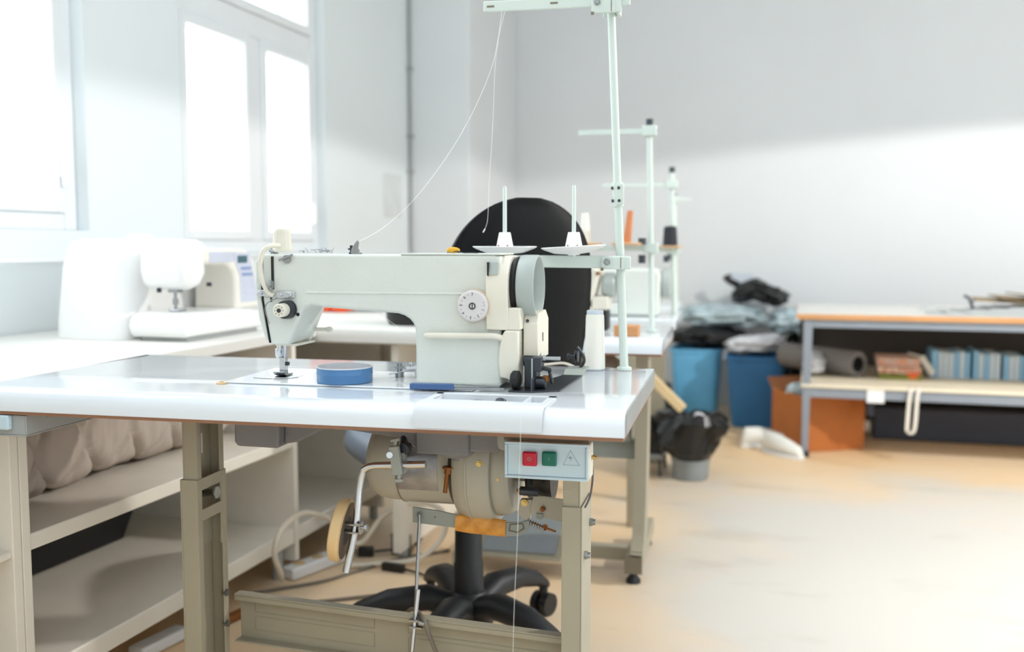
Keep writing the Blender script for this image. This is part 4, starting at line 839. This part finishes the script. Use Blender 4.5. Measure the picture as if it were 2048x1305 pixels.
# overlocker
ov = thing('overlock_machine', 'cream overlock machine with grey handwheel on the second table', 'sewing machine', (-.48, 2.93, .75))
b = B().prism([(-.66, .752), (-.40, .752), (-.40, .80), (-.43, .83), (-.41, .86), (-.395, .93), (-.41, .945), (-.58, .945), (-.60, .92), (-.60, .86), (-.66, .85)], 'xz', 2.90, 3.02); b.done('machine_body', 'cream_plastic', ov, smooth=35, bev=.01, seg=3)
B().lathe([(0, -.392), (.030, -.392), (.038, -.386), (.038, -.356), (.034, -.352), (.032, -.372), (0, -.374)], (0, 2.945, .888), 'x', 40).done('handwheel', 'wheel_grey', ov)
B().box(-.405, -.372, 2.91, 2.98, .752, .815).done('belt_housing', 'black', ov, bev=.006)
b = B().box(-.42, -.37, 2.905, 2.99, .815, .855); b.done('belt_guard', 'cream_plastic', ov, bev=.004)
b = B().lathe([(0, -.012), (.006, -.012), (.006, 0), (0, 0)], (-.40, 2.90, .925), 'y', 12); b.done('knob', 'rust', ov)
B().box(-.335, -.265, 2.76, 2.82, .7505, .780).done('cork_block', 'cork', bev=.003, top=('small tan cork block near the second table front edge', 'block', (-.3, 2.79, .75), 'T'))
def stand(name, label, x, y, zt, xl, za, zs, xs, n):
    s = thing(name, label, 'thread stand', (x, y, .75))
    b = B().cyl((x, y, .7505), (x - .014, y, zt), .0085, n=16); b.lathe([(0, .7505), (.016, .7505), (.016, .755), (0, .757)], (x, y, 0)); b.done('pole', 'mint', s)
    b = B().cyl((x - .014, y, zt), (x - .014, y, zt + .02), .011, n=14); b.done('pole_cap', 'dark_steel', s)
    b = B().bar((xl, y - .012, za), (x + .01, y - .012, za), .005, .014); b.done('guide_arm', 'mint', s); b = B().box(x - .034, x + .008, y - .018, y + .014, za - .014, za + .016); b.done('clamp', 'mint', s, bev=.002)
    if zs:
        b = B().bar((xs, y - .012, zs), (x + .016, y - .012, zs), .006, .016); b.done('spool_arm', 'mint', s); b = B().box(x - .028, x + .016, y - .018, y + .014, zs - .014, zs + .016); b.done('clamp', 'mint', s, bev=.002)
        b = B().cyl((x - .03, y - .02, zs - .045), (x - .03, y - .02, zs - .02), .011, n=12); b.cyl((x - .03, y - .02, zs + .012), (x - .03, y - .02, zs + .03), .012, n=12); b.done('clamp_knob', 'dark_steel', s)
    return s
s2 = stand('thread_stand', 'pale green thread stand with white and orange cones on the second table', -.243, 2.95, 1.362, -.468, 1.346, 1.0, -.47, 2)
def disc(s, x, y, z, m='white_plastic'): B().lathe([(0, 0), (.045, .001), (.05, .006), (.048, .008), (0, .004)], (x, y, z), n=32).done('spool_dish', m, s)
disc(s2, -.445, 2.938, 1.0085, 'cone_base'); disc(s2, -.318, 2.938, 1.0085, 'cone_base')
B().lathe([(0, 1.017), (.018, 1.017), (.012, 1.105), (0, 1.107)], (-.445, 2.938, 0), n=28).done('thread_cone', 'cone_white', top=('white thread cone on the stand of the second table', 'thread cone', (-.445, 2.938, 1.012), 'T'))
b = B().lathe([(0, 0), (.013, 0), (.009, .095), (0, .097)], n=28); bmesh.ops.rotate(b.bm, verts=b.bm.verts, matrix=Matrix.Rotation(R(6), 3, 'Y')); bmesh.ops.translate(b.bm, verts=b.bm.verts, vec=(-.320, 2.938, 1.0165)); b.done('thread_cone', 'cone_orange', top=('slim orange thread cone leaning on the second table stand', 'thread cone', (-.320, 2.938, 1.012), 'T'))

# third table and beyond
t3 = thing('sewing_table', 'white sewing table third in the row, beside the blue bins', 'table', (-.6, 3.6, 0))
B().box(-1.0, -.20, 3.41, 3.85, .715, .75).done('tabletop', 'laminate', t3, bev=.004)
for (x, y) in ((-.335, 3.45), (-.365, 3.80), (-.95, 3.45), (-.95, 3.80)):
    B().box(x - .03, x + .03, y - .02, y + .02, .0, .7145).done('leg', 'leg_paint', t3, bev=.003)
m3 = thing('sewing_machine', 'pale grey sewing machine on the third table', 'sewing machine', (-.34, 3.6, .75))
b = B().prism([(-.62, .752), (-.27, .752), (-.262, .90), (-.28, .925), (-.60, .925), (-.62, .90), (-.61, .85), (-.40, .85), (-.39, .80), (-.62, .79)], 'xz', 3.56, 3.68); b.done('machine_body', 'cream_paint', m3, smooth=35, bev=.01)
B().lathe([(0, -.262), (.05, -.262), (.055, -.258), (.055, -.235), (.05, -.23), (0, -.235)], (0, 3.62, .87), 'x', 32).done('handwheel', 'wheel_grey', m3)
s3 = stand('thread_stand', 'thread stand with a black cone on the third table', -.225, 3.73, 1.28, -.50, 1.235, .99, -.34, 1)
disc(s3, -.222 - .02, 3.718, .9985, 'cone_base')
B().lathe([(0, 1.0065), (.028, 1.0065), (.024, 1.075), (.016, 1.08), (0, 1.08)], (-.242, 3.718, 0), n=28).done('thread_cone', 'cone_black', top=('black thread cone standing on the third table stand', 'thread cone', (-.242, 3.718, 1.0), 'T'))
t4 = thing('sewing_table', 'white sewing table farthest in the row, near the corner', 'table', (-.5, 4.4, 0))
B().box(-.95, -.235, 4.15, 4.60, .715, .75).done('tabletop', 'laminate', t4, bev=.004)
for (x, y) in ((-.345, 4.5), (-.34, 4.22), (-.90, 4.2), (-.90, 4.5)): B().box(x - .035, x + .035, y - .02, y + .02, 0 if y > 4.3 or x < -.5 else .60, .7145).done('leg', 'leg_paint', t4)
s4 = stand('thread_stand', 'slim thread stand on the farthest sewing table', -.25, 4.3, 1.21, -.19, 1.205, .99, -.34, 0)

# ================================================================== BINS AND BAGS (room frame)
def bin_(name, label, cx, cy_, hw, hd, h, m, yaw=0.):
    t = thing(name, label, 'bin', (cx, cy_, 0), 'L', rz=yaw); b = B(); rings = []
    prof = [(.80, .002), (.84, .02), (1.0, h - .02), (1.06, h - .018), (1.06, h), (.97, h), (.80, .03)]
    for k_, z in prof:
        ring = []
        for i in range(40):
            a = 6.2832 * i / 40; sg = lambda q: math.copysign(abs(q) ** .3, q)
            ring.append(b.bm.verts.new((hw * k_ * sg(math.cos(a)), hd * k_ * sg(math.sin(a)), z)))
        rings.append(ring)
    for r0, r1 in zip(rings, rings[1:]):
        for i in range(40): b.bm.faces.new((r0[i], r0[(i + 1) % 40], r1[(i + 1) % 40], r1[i]))
    b.bm.faces.new(rings[-1]); b.bm.faces.new(list(reversed(rings[0]))); b.done('bin_body', m, t, smooth=45)
    return t
bin_('waste_bin', 'light blue plastic bin standing by the back wall', -.605, 5.88, .145, .15, .40, 'bin_light')
bin_('waste_bin', 'dark blue plastic bin standing beside the light blue one', -.245, 5.60, .158, .16, .40, 'bin_dark')
def blob(name, m, label, cat, c, r, seed, amp=.35, fq=6., fr='R', n=48, mm=30, e=.8, rot=0.):
    b = B().ell((0, 0, 0), r, n, mm, e=e)
    for v in b.bm.verts:
        p = v.co.copy(); q = Vector((p.x / r[0], p.y / r[1], p.z / r[2]))
        v.co = p * crumple(amp, fq / 3, seed)(q)
    if rot: bmesh.ops.rotate(b.bm, verts=b.bm.verts, matrix=Matrix.Rotation(rot, 3, 'Y'))
    zmin = min(v.co.z for v in b.bm.verts)
    bmesh.ops.translate(b.bm, verts=b.bm.verts, vec=(0, 0, -zmin))
    return b.done(name, m, smooth=50, top=(label, cat, c, 'L' if fr == 'R' else 'LT'))
blob('bin_bag', 'bag_black', 'black bag bulging flat over the light blue bin', 'bag', (-.55, 5.87, .402), (.215, .145, .058), 3, .22, 7)
blob('bin_bag', 'bag_white', 'folded white bag lying on the dark blue bin', 'bag', (-.255, 5.60, .402), (.15, .13, .042), 5, .25, 7, e=.7, rot=R(-6))
blob('bin_bag', 'bag_black', 'black bag standing on the floor right of the dark blue bin', 'bag', (-.01, 5.98, .0), (.10, .11, .215), 8, .3, 7)
blob('plastic_bundle', 'bag_haze', 'pale blue grey plastic bundle heaped above the bins', 'bundle', (-.46, 5.95, .515), (.23, .14, .062), 12, .3, 7)
blob('plastic_bundle', 'bag_haze', 'pale plastic bundle sagging beside the workbench end', 'bundle', (-.04, 5.95, .478), (.14, .13, .07), 15, .35, 7)
b = B()
cpk = crumple(.35, 2.2, 21)
b.ell((0, 0, 0), (.155, .10, .06), 44, 26, e=.9)
for v in b.bm.verts:
    q = Vector((v.co.x / .155, v.co.y / .1, v.co.z / .06)); v.co = v.co * cpk(q); v.co.z += .045 * math.exp(-((q.x + .2) / .45) ** 2)
b.tube(cr([(-.09, 0, .03), (-.14, 0, .075), (-.18, .01, .095), (-.20, .02, .125)], 5), [.03, .028, .026, .024, .023, .022, .022, .021, .02, .02, .02, .022, .024, .026, .028, .02], 10)
zmin = min(v.co.z for v in b.bm.verts); bmesh.ops.translate(b.bm, verts=b.bm.verts, vec=(0, 0, -zmin))
b.done('bag', 'bag_black', smooth=45, top=('crumpled black bag on top of the plastic bundle', 'bag', (-.25, 5.95, .645), 'L'))

# trash bucket with bag, black box on a stool, slat
tb_ = thing('trash_bucket', 'grey round trash bucket lined with a black bag', 'trash can', (-.455, 4.215, 0), 'L')
B().lathe([(0, .001), (.072, .001), (.076, .01), (.081, .075), (.0845, .078), (.0845, .098), (.080, .10), (0, .095)], n=40).done('bucket', 'bucket', tb_)
b = B(); rings = []
for j, (r_, z) in enumerate(((.083, .088), (.090, .10), (.115, .125), (.14, .165), (.15, .21), (.142, .255), (.115, .285), (.092, .275), (.07, .23), (.05, .20), (.001, .19))):
    ring = []
    for i in range(56):
        a = 6.2832 * i / 56; q = Vector((math.cos(a) * 1.4, math.sin(a) * 1.4, z * 9))
        k_ = 1 + (.0 if j < 1 else .62) * (noise.noise(q + Vector((7, 3, 1))) + .5 * abs(noise.noise(q * 2.4)) - .1) * min(1, j / 4)
        ring.append(b.bm.verts.new((r_ * k_ * math.cos(a) + .02 * min(1, j / 5), r_ * k_ * math.sin(a), z + (.02 * noise.noise(q * 2 + Vector((1, 5, 2))) if j > 3 else 0))))
    rings.append(ring)
for r0, r1 in zip(rings, rings[1:]):
    for i in range(56): b.bm.faces.new((r0[i], r0[(i + 1) % 56], r1[(i + 1) % 56], r1[i]))
b.done('liner_bag', 'bag_black', tb_, smooth=30)
blob('paper_scrap', 'bag_white', 'white paper scrap poking out of the black trash bag', 'scrap', (-.42, 4.18, .235), (.022, .02, .028), 4, .3, 5, n=20, mm=12)
bx = thing('storage_box', 'small black box on a low stool behind the table leg', 'box', (-.64, 4.24, .1), 'R')
B().box(-.73, -.585, 4.20, 4.36, .101, .215).done('box_body', 'black', bx, bev=.006)
b = B().hexa([(-.73, 4.20, .216), (-.585, 4.20, .216), (-.585, 4.36, .216), (-.73, 4.36, .216), (-.70, 4.25, .26), (-.615, 4.25, .26), (-.60, 4.34, .25), (-.71, 4.34, .25)]); b.done('box_lid', 'bag_black', bx, bev=.005)
st = thing('low_stool', 'low grey stool under the small black box', 'stool', (-.62, 4.28, 0), 'R')
B().box(-.74, -.575, 4.18, 4.38, .078, .10).done('stool_top', 'bucket', st, bev=.003)
for x in (-.73, -.592):
    for y in (4.195, 4.355): B().box(x, x + .012, y, y + .012, 0, .0775).done('leg', 'dark_steel', st)
b = B().bar((-.66, 4.16, .475), (-.478, 4.10, .318), .042, .022, up=(0, 1, 0)); b.bar((-.66, 4.16, .475), (-.72, 4.18, .526), .042, .022, up=(0, 1, 0)); b.done('wooden_slat', 'wood', bev=.004, top=('pale wooden slat leaning over the black trash bag', 'slat', (-.56, 4.13, .38), 'R'))
blob('shoe_bag', 'bag_black', 'dark bag on the floor left of the light blue bin', 'bag', (-.80, 5.55, 0), (.10, .10, .10), 31, .3, 5)

# ================================================================== WORKBENCH (right)
wb = thing('workbench', 'long grey steel workbench with wooden top along the back wall', 'workbench', (1.1, 5.2, 0), 'R')
BX1 = 2.4; BZ = .687
bt_ = B().box(-.03, BX1, 4.777, 5.60, .661, BZ).done('bench_top', 'bench_top', wb, bev=.002)
b = B().box(-.032, BX1, 4.774, 4.7768, .661, BZ - .001); b.box(-.0325, -.0302, 4.777, 5.60, .661, BZ - .001); b.done('wood_edge', 'bench_edge', bt_, smooth=0, label='orange brown wooden edge of the bench top')
for y in (4.79, 5.56): B().box(.0, BX1, y, y + .03, .622, .6605).done('top_rail', 'bench_steel', wb, smooth=0, bev=.002)
for x in (.0, BX1 - .03): B().box(x, x + .03, 4.82, 5.56, .622, .6605).done('side_rail', 'bench_steel', wb, smooth=0, bev=.002)
for x in (.0, BX1 - .045):
    for y in (4.785, 5.56):
        L_ = B().hexa([(x + .004, y + .004, .0), (x + .034, y + .004, 0), (x + .034, y + .034, 0), (x + .004, y + .034, 0), (x, y, .66), (x + .042, y, .66), (x + .042, y + .04, .66), (x, y + .04, .66)]).done('leg', 'bench_steel', wb, smooth=0, bev=.002)
        B().box(x - .002, x + .04, y, y + .04, 0, .03).done('foot_cap', 'dark_steel', L_)
B().box(.0, BX1, 4.79, 4.815, .29, .337).done('lower_rail', 'bench_steel', wb, smooth=0, bev=.002)
B().box(.0, BX1, 5.535, 5.56, .29, .337).done('lower_rail', 'bench_steel', wb, smooth=0, bev=.002)
B().box(-.005, BX1, 4.78, 5.60, .3375, .352).done('lower_shelf', 'bench_shelf', wb, bev=.002)
B().box(-.02, BX1, 5.61, 5.625, .05, .66).done('back_panel', 'panel_brown', wb, smooth=0)
b = B().box(.36, 1.9, 5.35, 5.58, .0, .17); b.done('storage_crate', 'crate_navy', bev=.01, top=('long dark navy crate on the floor under the workbench', 'crate', (1.1, 5.46, 0), 'R'))
# carton
ct = thing('cardboard_box', 'open brown cardboard box on the floor by the workbench leg', 'box', (.06, 5.0, 0), 'R')
ca, cbp, cc = Vector((.015, 4.90, 0)), Vector((.30, 5.06, 0)), Vector((-.145, 5.11, 0)); cd = cbp + cc - ca; CH = .275
def wall(p, q, nm='side_panel', h=CH, m='carton'):
    d = (q - p).normalized(); n_ = Vector((-d.y, d.x, 0)) * .006; u = Vector((0, 0, h)); z = Vector((0, 0, .001))
    B().hexa([p + z, q + z, q + n_ + z, p + n_ + z, p + u, q + u, q + n_ + u, p + n_ + u]).done(nm, m, ct, smooth=0)
wall(ca, cbp); wall(cbp, cd); wall(cd, cc); wall(cc, ca)
B().hexa([ca, cbp, cd, cc] + [p + Vector((0, 0, .004)) for p in (ca, cbp, cd, cc)]).done('bottom', 'carton', ct, smooth=0)
u = Vector((0, 0, CH)); fo = Vector((-.03, .10, .05)); q_ = cd - (cd - cc).normalized() * .01
B().hexa([cc + u, q_ + u, q_ + u + Vector((0, .004, 0)), cc + u + Vector((0, .004, 0)), cc + u + fo, q_ + u + fo, q_ + u + fo + Vector((0, .004, 0)), cc + u + fo + Vector((0, .004, 0))]).done('flap', 'carton_in', ct, smooth=0)
blob('plastic_scrap', 'bag_haze', 'pale plastic scrap poking out of the cardboard box', 'scrap', (-.01, 5.04, .22), (.06, .05, .05), 41, .3, 5, n=24, mm=16)
blob('plastic_scrap', 'green_bag', 'green plastic scrap in the cardboard box', 'scrap', (.03, 4.97, .235), (.028, .028, .026), 43, .3, 5, n=20, mm=12)
# shoes
def shoe(label, p, yaw):
    s = thing('shoe', label, 'shoe', p, 'L', rz=yaw, group='pair of white shoes on the floor')
    b = B(); rings = []
    for i in range(17):
        t = i / 16; x = -.12 + .24 * t; w_ = .042 * (math.sin(math.pi * min(1, max(.03, t * .94 + .03))) ** .45) * (.85 + .2 * t); h_ = .072 - .038 * max(0, (t - .35) / .65) ** 1.2 if t > .35 else .072
        h_ *= min(1, .35 + 12 * min(t, 1 - t)) ; ring = []
        for k_ in range(16):
            a = 6.2832 * k_ / 16; ring.append(b.bm.verts.new((x, w_ * math.cos(a) * (1 if math.sin(a) < .3 else .82), .012 + 1.25 * h_ * (.5 + .5 * math.sin(a)))))
        rings.append(ring)
    for r0, r1 in zip(rings, rings[1:]):
        for k_ in range(16): b.bm.faces.new((r0[k_], r0[(k_ + 1) % 16], r1[(k_ + 1) % 16], r1[k_]))
    b.bm.faces.new(rings[0]); b.bm.faces.new(list(reversed(rings[-1]))); b.done('upper', 'shoe_white', s, smooth=80)
    ol = [(-.125 + .25 * t_, .046 * (math.sin(math.pi * min(.98, max(.02, t_))) ** .4) * (.85 + .2 * t_)) for t_ in [i / 14 for i in range(15)]]
    B().prism([(x, y) for x, y in ol] + [(x, -y) for x, y in reversed(ol)], 'xy', .0005, .016).done('sole', 'white_plastic', s, bev=.002)
    b = B().ell((-.055, 0, .075), (.045, .024, .008), 16, 8); b.done('shoe_opening', 'paper_grey', s)
shoe('white shoe lying farther left by the dark blue bin', (-.175, 4.99, 0), R(28))
shoe('white shoe touching the workbench leg foot', (-.085, 4.80, 0), R(-40))
# things on the lower shelf
rl = thing('fabric_roll', 'grey rolled fabric lying on the workbench lower shelf', 'fabric roll', (.2, 5.3, .352), 'R')
ax = Vector((-.30, .30, 0)).normalized(); e0 = Vector((.265, 5.10, .418)); 
m_ = Matrix.Translation(e0) @ Vector((0, 0, 1)).rotation_difference(ax).to_matrix().to_4x4()
b = B().lathe([(.040, .0), (.062, 0), (.065, .004), (.065, .50), (.040, .50)], n=40); bmesh.ops.transform(b.bm, matrix=m_, verts=b.bm.verts); b.done('roll_body', 'roll_grey', rl, smooth=50)
b = B().lathe([(.0, .05), (.041, .05), (.041, .003), (.036, .003), (.03, .045), (0, .045)], n=40); bmesh.ops.transform(b.bm, matrix=m_, verts=b.bm.verts); b.done('roll_core', 'roll_in', rl, label='dark hollow core of the fabric roll')
for i, (m, lb, z, x0, h_) in enumerate((('fab_green', 'olive folded fabric at the bottom of the stack', .3525, .36, .028), ('fab_orange', 'orange patterned folded fabric in the middle of the stack', .382, .355, .034), ('fab_white', 'pale patterned folded fabric on top of the stack', .418, .35, .04))):
    b = B(); 
    for k_ in range(2): b.box(x0, x0 + .20, 5.05 + .01 * i, 5.30, z + k_ * h_ / 2, z + (k_ + 1) * h_ / 2 - .002)
    b.done('folded_fabric', m, bev=.008, top=(lb + ' beside the roll', 'fabric', (x0 + .1, 5.17, z), 'R', 'folded fabrics on the workbench lower shelf'))
b = B().ell((.515, 5.08, .372), (.035, .03, .019), 20, 12, e=.7); b.done('fabric_scrap', 'orange', top=('small bright orange scrap before the folded fabrics', 'scrap', (.515, 5.08, .3525), 'R'))
b = B().bar((.56, 5.16, .46), (.615, 5.14, .375), .03, .006, up=(0, 1, 0)); b.bar((.50, 5.18, .475), (.56, 5.16, .46), .03, .006); b.done('fabric_strap', 'strap', bev=.001, top=('pale grey strap slumped against the blue box files', 'strap', (.57, 5.15, .42), 'R'))
x = .612; random.seed(12); g0 = None
hts = [.135, .128, .126, .125, .13, .132, .128, .138, .126, .124, .128, .126, .12, .118, .12, .118]
protos = {}
for i, h_ in enumerate(hts):
    blue = i in (0, 4, 6, 7, 9, 12, 15); w_ = .029 if i == 0 else .022
    lb = ('pale blue box file standing in the row on the workbench lower shelf' if blue else 'white backed box file standing in the row on the workbench lower shelf')
    fl = thing('box_file', lb, 'box file', (x + w_ / 2, 5.30, .3525), 'R', 'pale blue box files on the lower shelf' if blue else 'white backed box files on the lower shelf')
    B().box(x, x + w_, 5.20, 5.42, .3525, .3525 + h_).done('file_case', 'file_blue' if blue else 'file_white', fl, bev=.002)
    B().box(x + .004, x + w_ - .003, 5.1988, 5.2005, .3525 + .012, .3525 + h_ - .01).done('spine_label', 'file_blue' if blue else 'file_white', fl, smooth=0)
    x += w_ + .0025 + (.012 if i in (6, 11) else 0)
b = B().box(x + .015, x + .16, 5.15, 5.40, .3525, .49); b.done('dark_bag', 'bag_black', bev=.03, seg=3, top=('black bag at the right end of the box file row', 'bag', (x + .08, 5.28, .3525), 'R'))
blob('shelf_cloth', 'bag_white', 'white cloth heaped on the left end of the workbench shelf', 'cloth', (.055, 5.16, .3525), (.05, .16, .05), 61, .3, 6)
# strap and tag
b = B(); sp = cr([(.487, 4.90, .3545), (.485, 4.80, .3545), (.480, 4.772, .345), (.474, 4.768, .30), (.468, 4.768, .17), (.472, 4.768, .152), (.484, 4.768, .147), (.497, 4.768, .155), (.503, 4.768, .20), (.507, 4.768, .30), (.512, 4.772, .345), (.517, 4.80, .3545), (.52, 4.90, .3545)], 5)
for p, q in zip(sp, sp[1:]): b.bar(p, q, .0035 if p.y > 4.779 else .016, .016 if False else .0035, up=(0, 1, 0) if p.y < 4.779 else (0, 0, 1))
b.done('hanging_strap', 'strap', top=('white strap loop hanging over the workbench shelf edge', 'strap', (.49, 4.77, .25), 'R'))
b = B().box(.290, .367, 4.7845, 4.7875, .276, .352); b.done('tag_card', 'paper', bev=.004, smooth=0, top=('white square card fixed on the workbench lower rail', 'card', (.33, 4.786, .31), 'R'))
b = B().box(.30, .335, 4.92, 5.0, .19, .2875); b.done('hanging_cloth', 'crate_navy', bev=.006, top=('dark navy cloth hanging under the shelf behind the card', 'cloth', (.32, 4.96, .2375), 'R'))
# papers and twig on the bench top
b = B()
for k_ in range(7): b.obox((.84 + .04 * k_, 4.97 + .02 * k_, BZ + .004 + k_ * .006), (.56 - .05 * k_, .26, .005), (0, 0, .12 * (k_ % 3) - .1))
b.done('paper_pile', 'paper_grey', smooth=0, top=('pile of grey papers on the workbench top', 'papers', (.85, 5.0, BZ), 'R'))
b = B()
for k_ in range(3): b.obox((.93 + .05 * k_, 5.0, BZ + .062 + .012 * k_), (.34 - .06 * k_, .16, .006), (.05, .05 + .03 * k_, .2 * k_))
b.done('card_pattern', 'twig', smooth=0, bev=.002, top=('tan card patterns on top of the grey papers', 'card', (.95, 5.0, BZ + .045), 'R'))
b = B().tube(cr([(.76, 4.98, BZ + .02), (.748, 4.98, BZ + .05), (.738, 4.99, BZ + .075), (.72, 5.0, BZ + .083)], 4), .007, 6); b.tube([(.748, 4.98, BZ + .05), (.765, 4.97, BZ + .07)], .004, 5); b.done('bent_clip', 'dark_steel', top=('dark bent metal clip standing up from the papers', 'clip', (.75, 4.98, BZ + .02), 'R'))
b = B()
for k_ in range(5):
    b.tube(cr([(.52 + .02 * k_, 4.93, BZ + .006), (.54 + .018 * k_, 4.94, BZ + .03), (.515 + .03 * k_, 4.95, BZ + .02 + .008 * (k_ % 3))], 3), .004, 5)
b.done('wire_tangle', 'paper_grey', top=('tangle of grey wire at the left of the paper pile', 'wire', (.56, 4.94, BZ), 'R'))

# ================================================================== FLOOR CLUTTER UNDER THE TABLES (room frame)
ps = thing('power_strip', 'white power strip lying on the floor below the cabinet end', 'power strip', (-1.40, 2.66, 0), 'R')
d_ = Vector((.10, .30, 0)).normalized(); c0 = Vector((-1.452, 2.62, .020)); n2 = Vector((d_.y, -d_.x, 0))
b = B().obox(c0 + d_ * .06, (.055, .26, .038), (0, 0, math.atan2(d_.y, d_.x) - math.pi / 2)); b.done('strip_body', 'white_plastic', ps, bev=.008, seg=3)
for k_ in range(3): p = c0 + d_ * (-.02 + .075 * k_); B().cyl(p + Vector((0, 0, .0185)), p + Vector((0, 0, .0205)), .018, n=20).done('socket', 'pad_tan', ps)
b = B().ell(c0 + d_ * .14 + Vector((0, 0, .043)), (.024, .03, .022), 18, 10, e=.7); b.done('plug', 'white_plastic', ps)
B().tube(cr([(-1.462, 2.50, .022), (-1.44, 2.455, .06), (-1.43, 2.41, .13), (-1.43, 2.45, .19), (-1.43, 2.57, .205), (-1.425, 2.69, .165), (-1.41, 2.77, .11), (-1.40, 2.80, .05), (-1.385, 2.84, .0095)], 7), .0085, 10).done('power_cable', 'cable', top=('cream cable looping from the power strip against the cabinet', 'cable', (-1.6, 2.68, 0), 'R'))
B().tube(cr([(-1.37, 2.80, .05), (-1.34, 2.81, .06), (-1.28, 2.84, .14), (-1.18, 2.88, .18), (-1.10, 2.89, .15), (-1.09, 2.86, .08), (-1.15, 2.80, .02), (-1.27, 2.74, .01), (-1.36, 2.70, .009)], 7), .0085, 10).done('power_cable', 'cable', top=('cream cable loop standing up beside the grey adapter', 'cable', (-1.15, 2.84, 0), 'R'))
b = B().obox((-1.245, 2.90, .036), (.065, .07, .07), (0, 0, .2)); b.done('power_adapter', 'cable_grey', bev=.005, top=('square grey power adapter on the floor', 'adapter', (-1.245, 2.9, 0), 'R'))
b = B().obox((-1.345, 2.83, .016), (.05, .03, .03), (0, 0, .3)); b.cyl((-1.32, 2.838, .016), (-1.25, 2.87, .02), .004); b.done('power_plug', 'black', bev=.004, top=('black power plug on the floor beside the power strip', 'plug', (-1.345, 2.83, 0), 'R'))
b = B().obox((-1.20, 2.72, .013), (.075, .02, .024), (0, 0, -.1)); b.tube(cr([(-1.16, 2.716, .012), (-1.10, 2.70, .008), (-1.03, 2.66, .007)], 5), .004, 8); b.done('power_plug', 'black', bev=.003, top=('slim black plug with cable lying near the chair base', 'plug', (-1.2, 2.72, 0), 'R'))
B().tube(cr([(-1.33, 2.38, .006), (-1.20, 2.47, .006), (-1.08, 2.55, .006), (-.98, 2.585, .006), (-.90, 2.66, .006)], 6), .005, 8).done('floor_cable', 'cable_grey', top=('dark cable lying on the floor before the chair base', 'cable', (-1.1, 2.54, 0), 'R'))
B().tube(cr([(-1.52, 2.40, .006), (-1.45, 2.47, .006), (-1.36, 2.56, .006), (-1.31, 2.66, .006), (-1.22, 2.82, .006), (-1.10, 2.95, .006)], 6), .005, 8).done('floor_cable', 'cable_grey', top=('thin grey cable running past the power strip', 'cable', (-1.38, 2.55, 0), 'R'))
blob('floor_scrap', 'pad_dark', 'small dark fabric scrap among the cables', 'scrap', (-1.27, 2.98, 0), (.05, .03, .016), 51, .4, 5, n=20, mm=12)
b = B().obox((-1.53, 2.02, .016), (.05, .16, .03), (0, 0, -.15)); b.done('floor_plug', 'white_plastic', bev=.006, top=('white plug bar on the floor under the cabinet front', 'plug', (-1.53, 2.02, 0), 'R'))
b = B().obox((-1.46, 2.20, .010), (.03, .22, .018), (0, 0, -.2)); b.done('wood_offcut', 'rust', bev=.003, top=('thin brown wood offcut on the floor below the cabinet', 'offcut', (-1.46, 2.2, 0), 'R'))

# ================================================================== CAMERA, LIGHT, WORLD
cam = bpy.data.cameras.new('camera'); co = bpy.data.objects.new('camera', cam); col.objects.link(co); sc.camera = co
co.location = (0, 0, HC); co.rotation_euler = (math.pi / 2 - PIT, 0, YAW + A)
cam.sensor_fit = 'HORIZONTAL'; cam.sensor_width = 36; cam.lens = F / 2048 * 36; cam.clip_start = .05
cam.dof.use_dof = True; cam.dof.focus_distance = 1.78; cam.dof.aperture_fstop = cam.lens / 1000 / .0155
wd = bpy.data.worlds.new('sky'); sc.world = wd; wd.use_nodes = True; nt = wd.node_tree; bg = nt.nodes['Background']
tc = nt.nodes.new('ShaderNodeTexCoord'); dt = nt.nodes.new('ShaderNodeVectorMath'); dt.operation = 'DOT_PRODUCT'
dt.inputs[1].default_value = (-.97, .05, .22); nt.links.new(tc.outputs['Generated'], dt.inputs[0])
mr = nt.nodes.new('ShaderNodeMapRange'); mr.interpolation_type = 'SMOOTHSTEP'
mr.inputs['From Min'].default_value = .1; mr.inputs['From Max'].default_value = .95; mr.inputs['To Min'].default_value = .60; mr.inputs['To Max'].default_value = 2.5
nt.links.new(dt.outputs['Value'], mr.inputs['Value']); nt.links.new(mr.outputs['Result'], bg.inputs['Strength'])
bg.inputs['Color'].default_value = (.90, .965, 1.0, 1)
def spot(name, loc, tgt, e, size, blend, c, rad):
    l = bpy.data.lights.new(name, 'SPOT'); l.energy = e; l.spot_size = R(size); l.spot_blend = blend; l.color = c; l.shadow_soft_size = rad
    o = bpy.data.objects.new(name, l); col.objects.link(o); o.location = loc
    o.rotation_euler = (Vector(tgt) - Vector(loc)).to_track_quat('-Z', 'Y').to_euler(); return o
spot('added_wall_spot', (1.7, 3.2, 2.22), (1.7, 3.2, 0), 90, 161.4, .03, (1, .965, .92), .06)  # added spot without fixture, stands in for unseen window light on back wall
vs = sc.view_settings; sc.display_settings.display_device = 'sRGB'; vs.view_transform = 'Standard'; vs.look = 'None'; vs.exposure = 1.09; vs.gamma = 1; vs.use_curve_mapping = False
try: sc.cycles.use_denoising = True; sc.cycles.max_bounces = 8; sc.cycles.caustics_reflective = False; sc.cycles.caustics_refractive = False
except Exception: pass
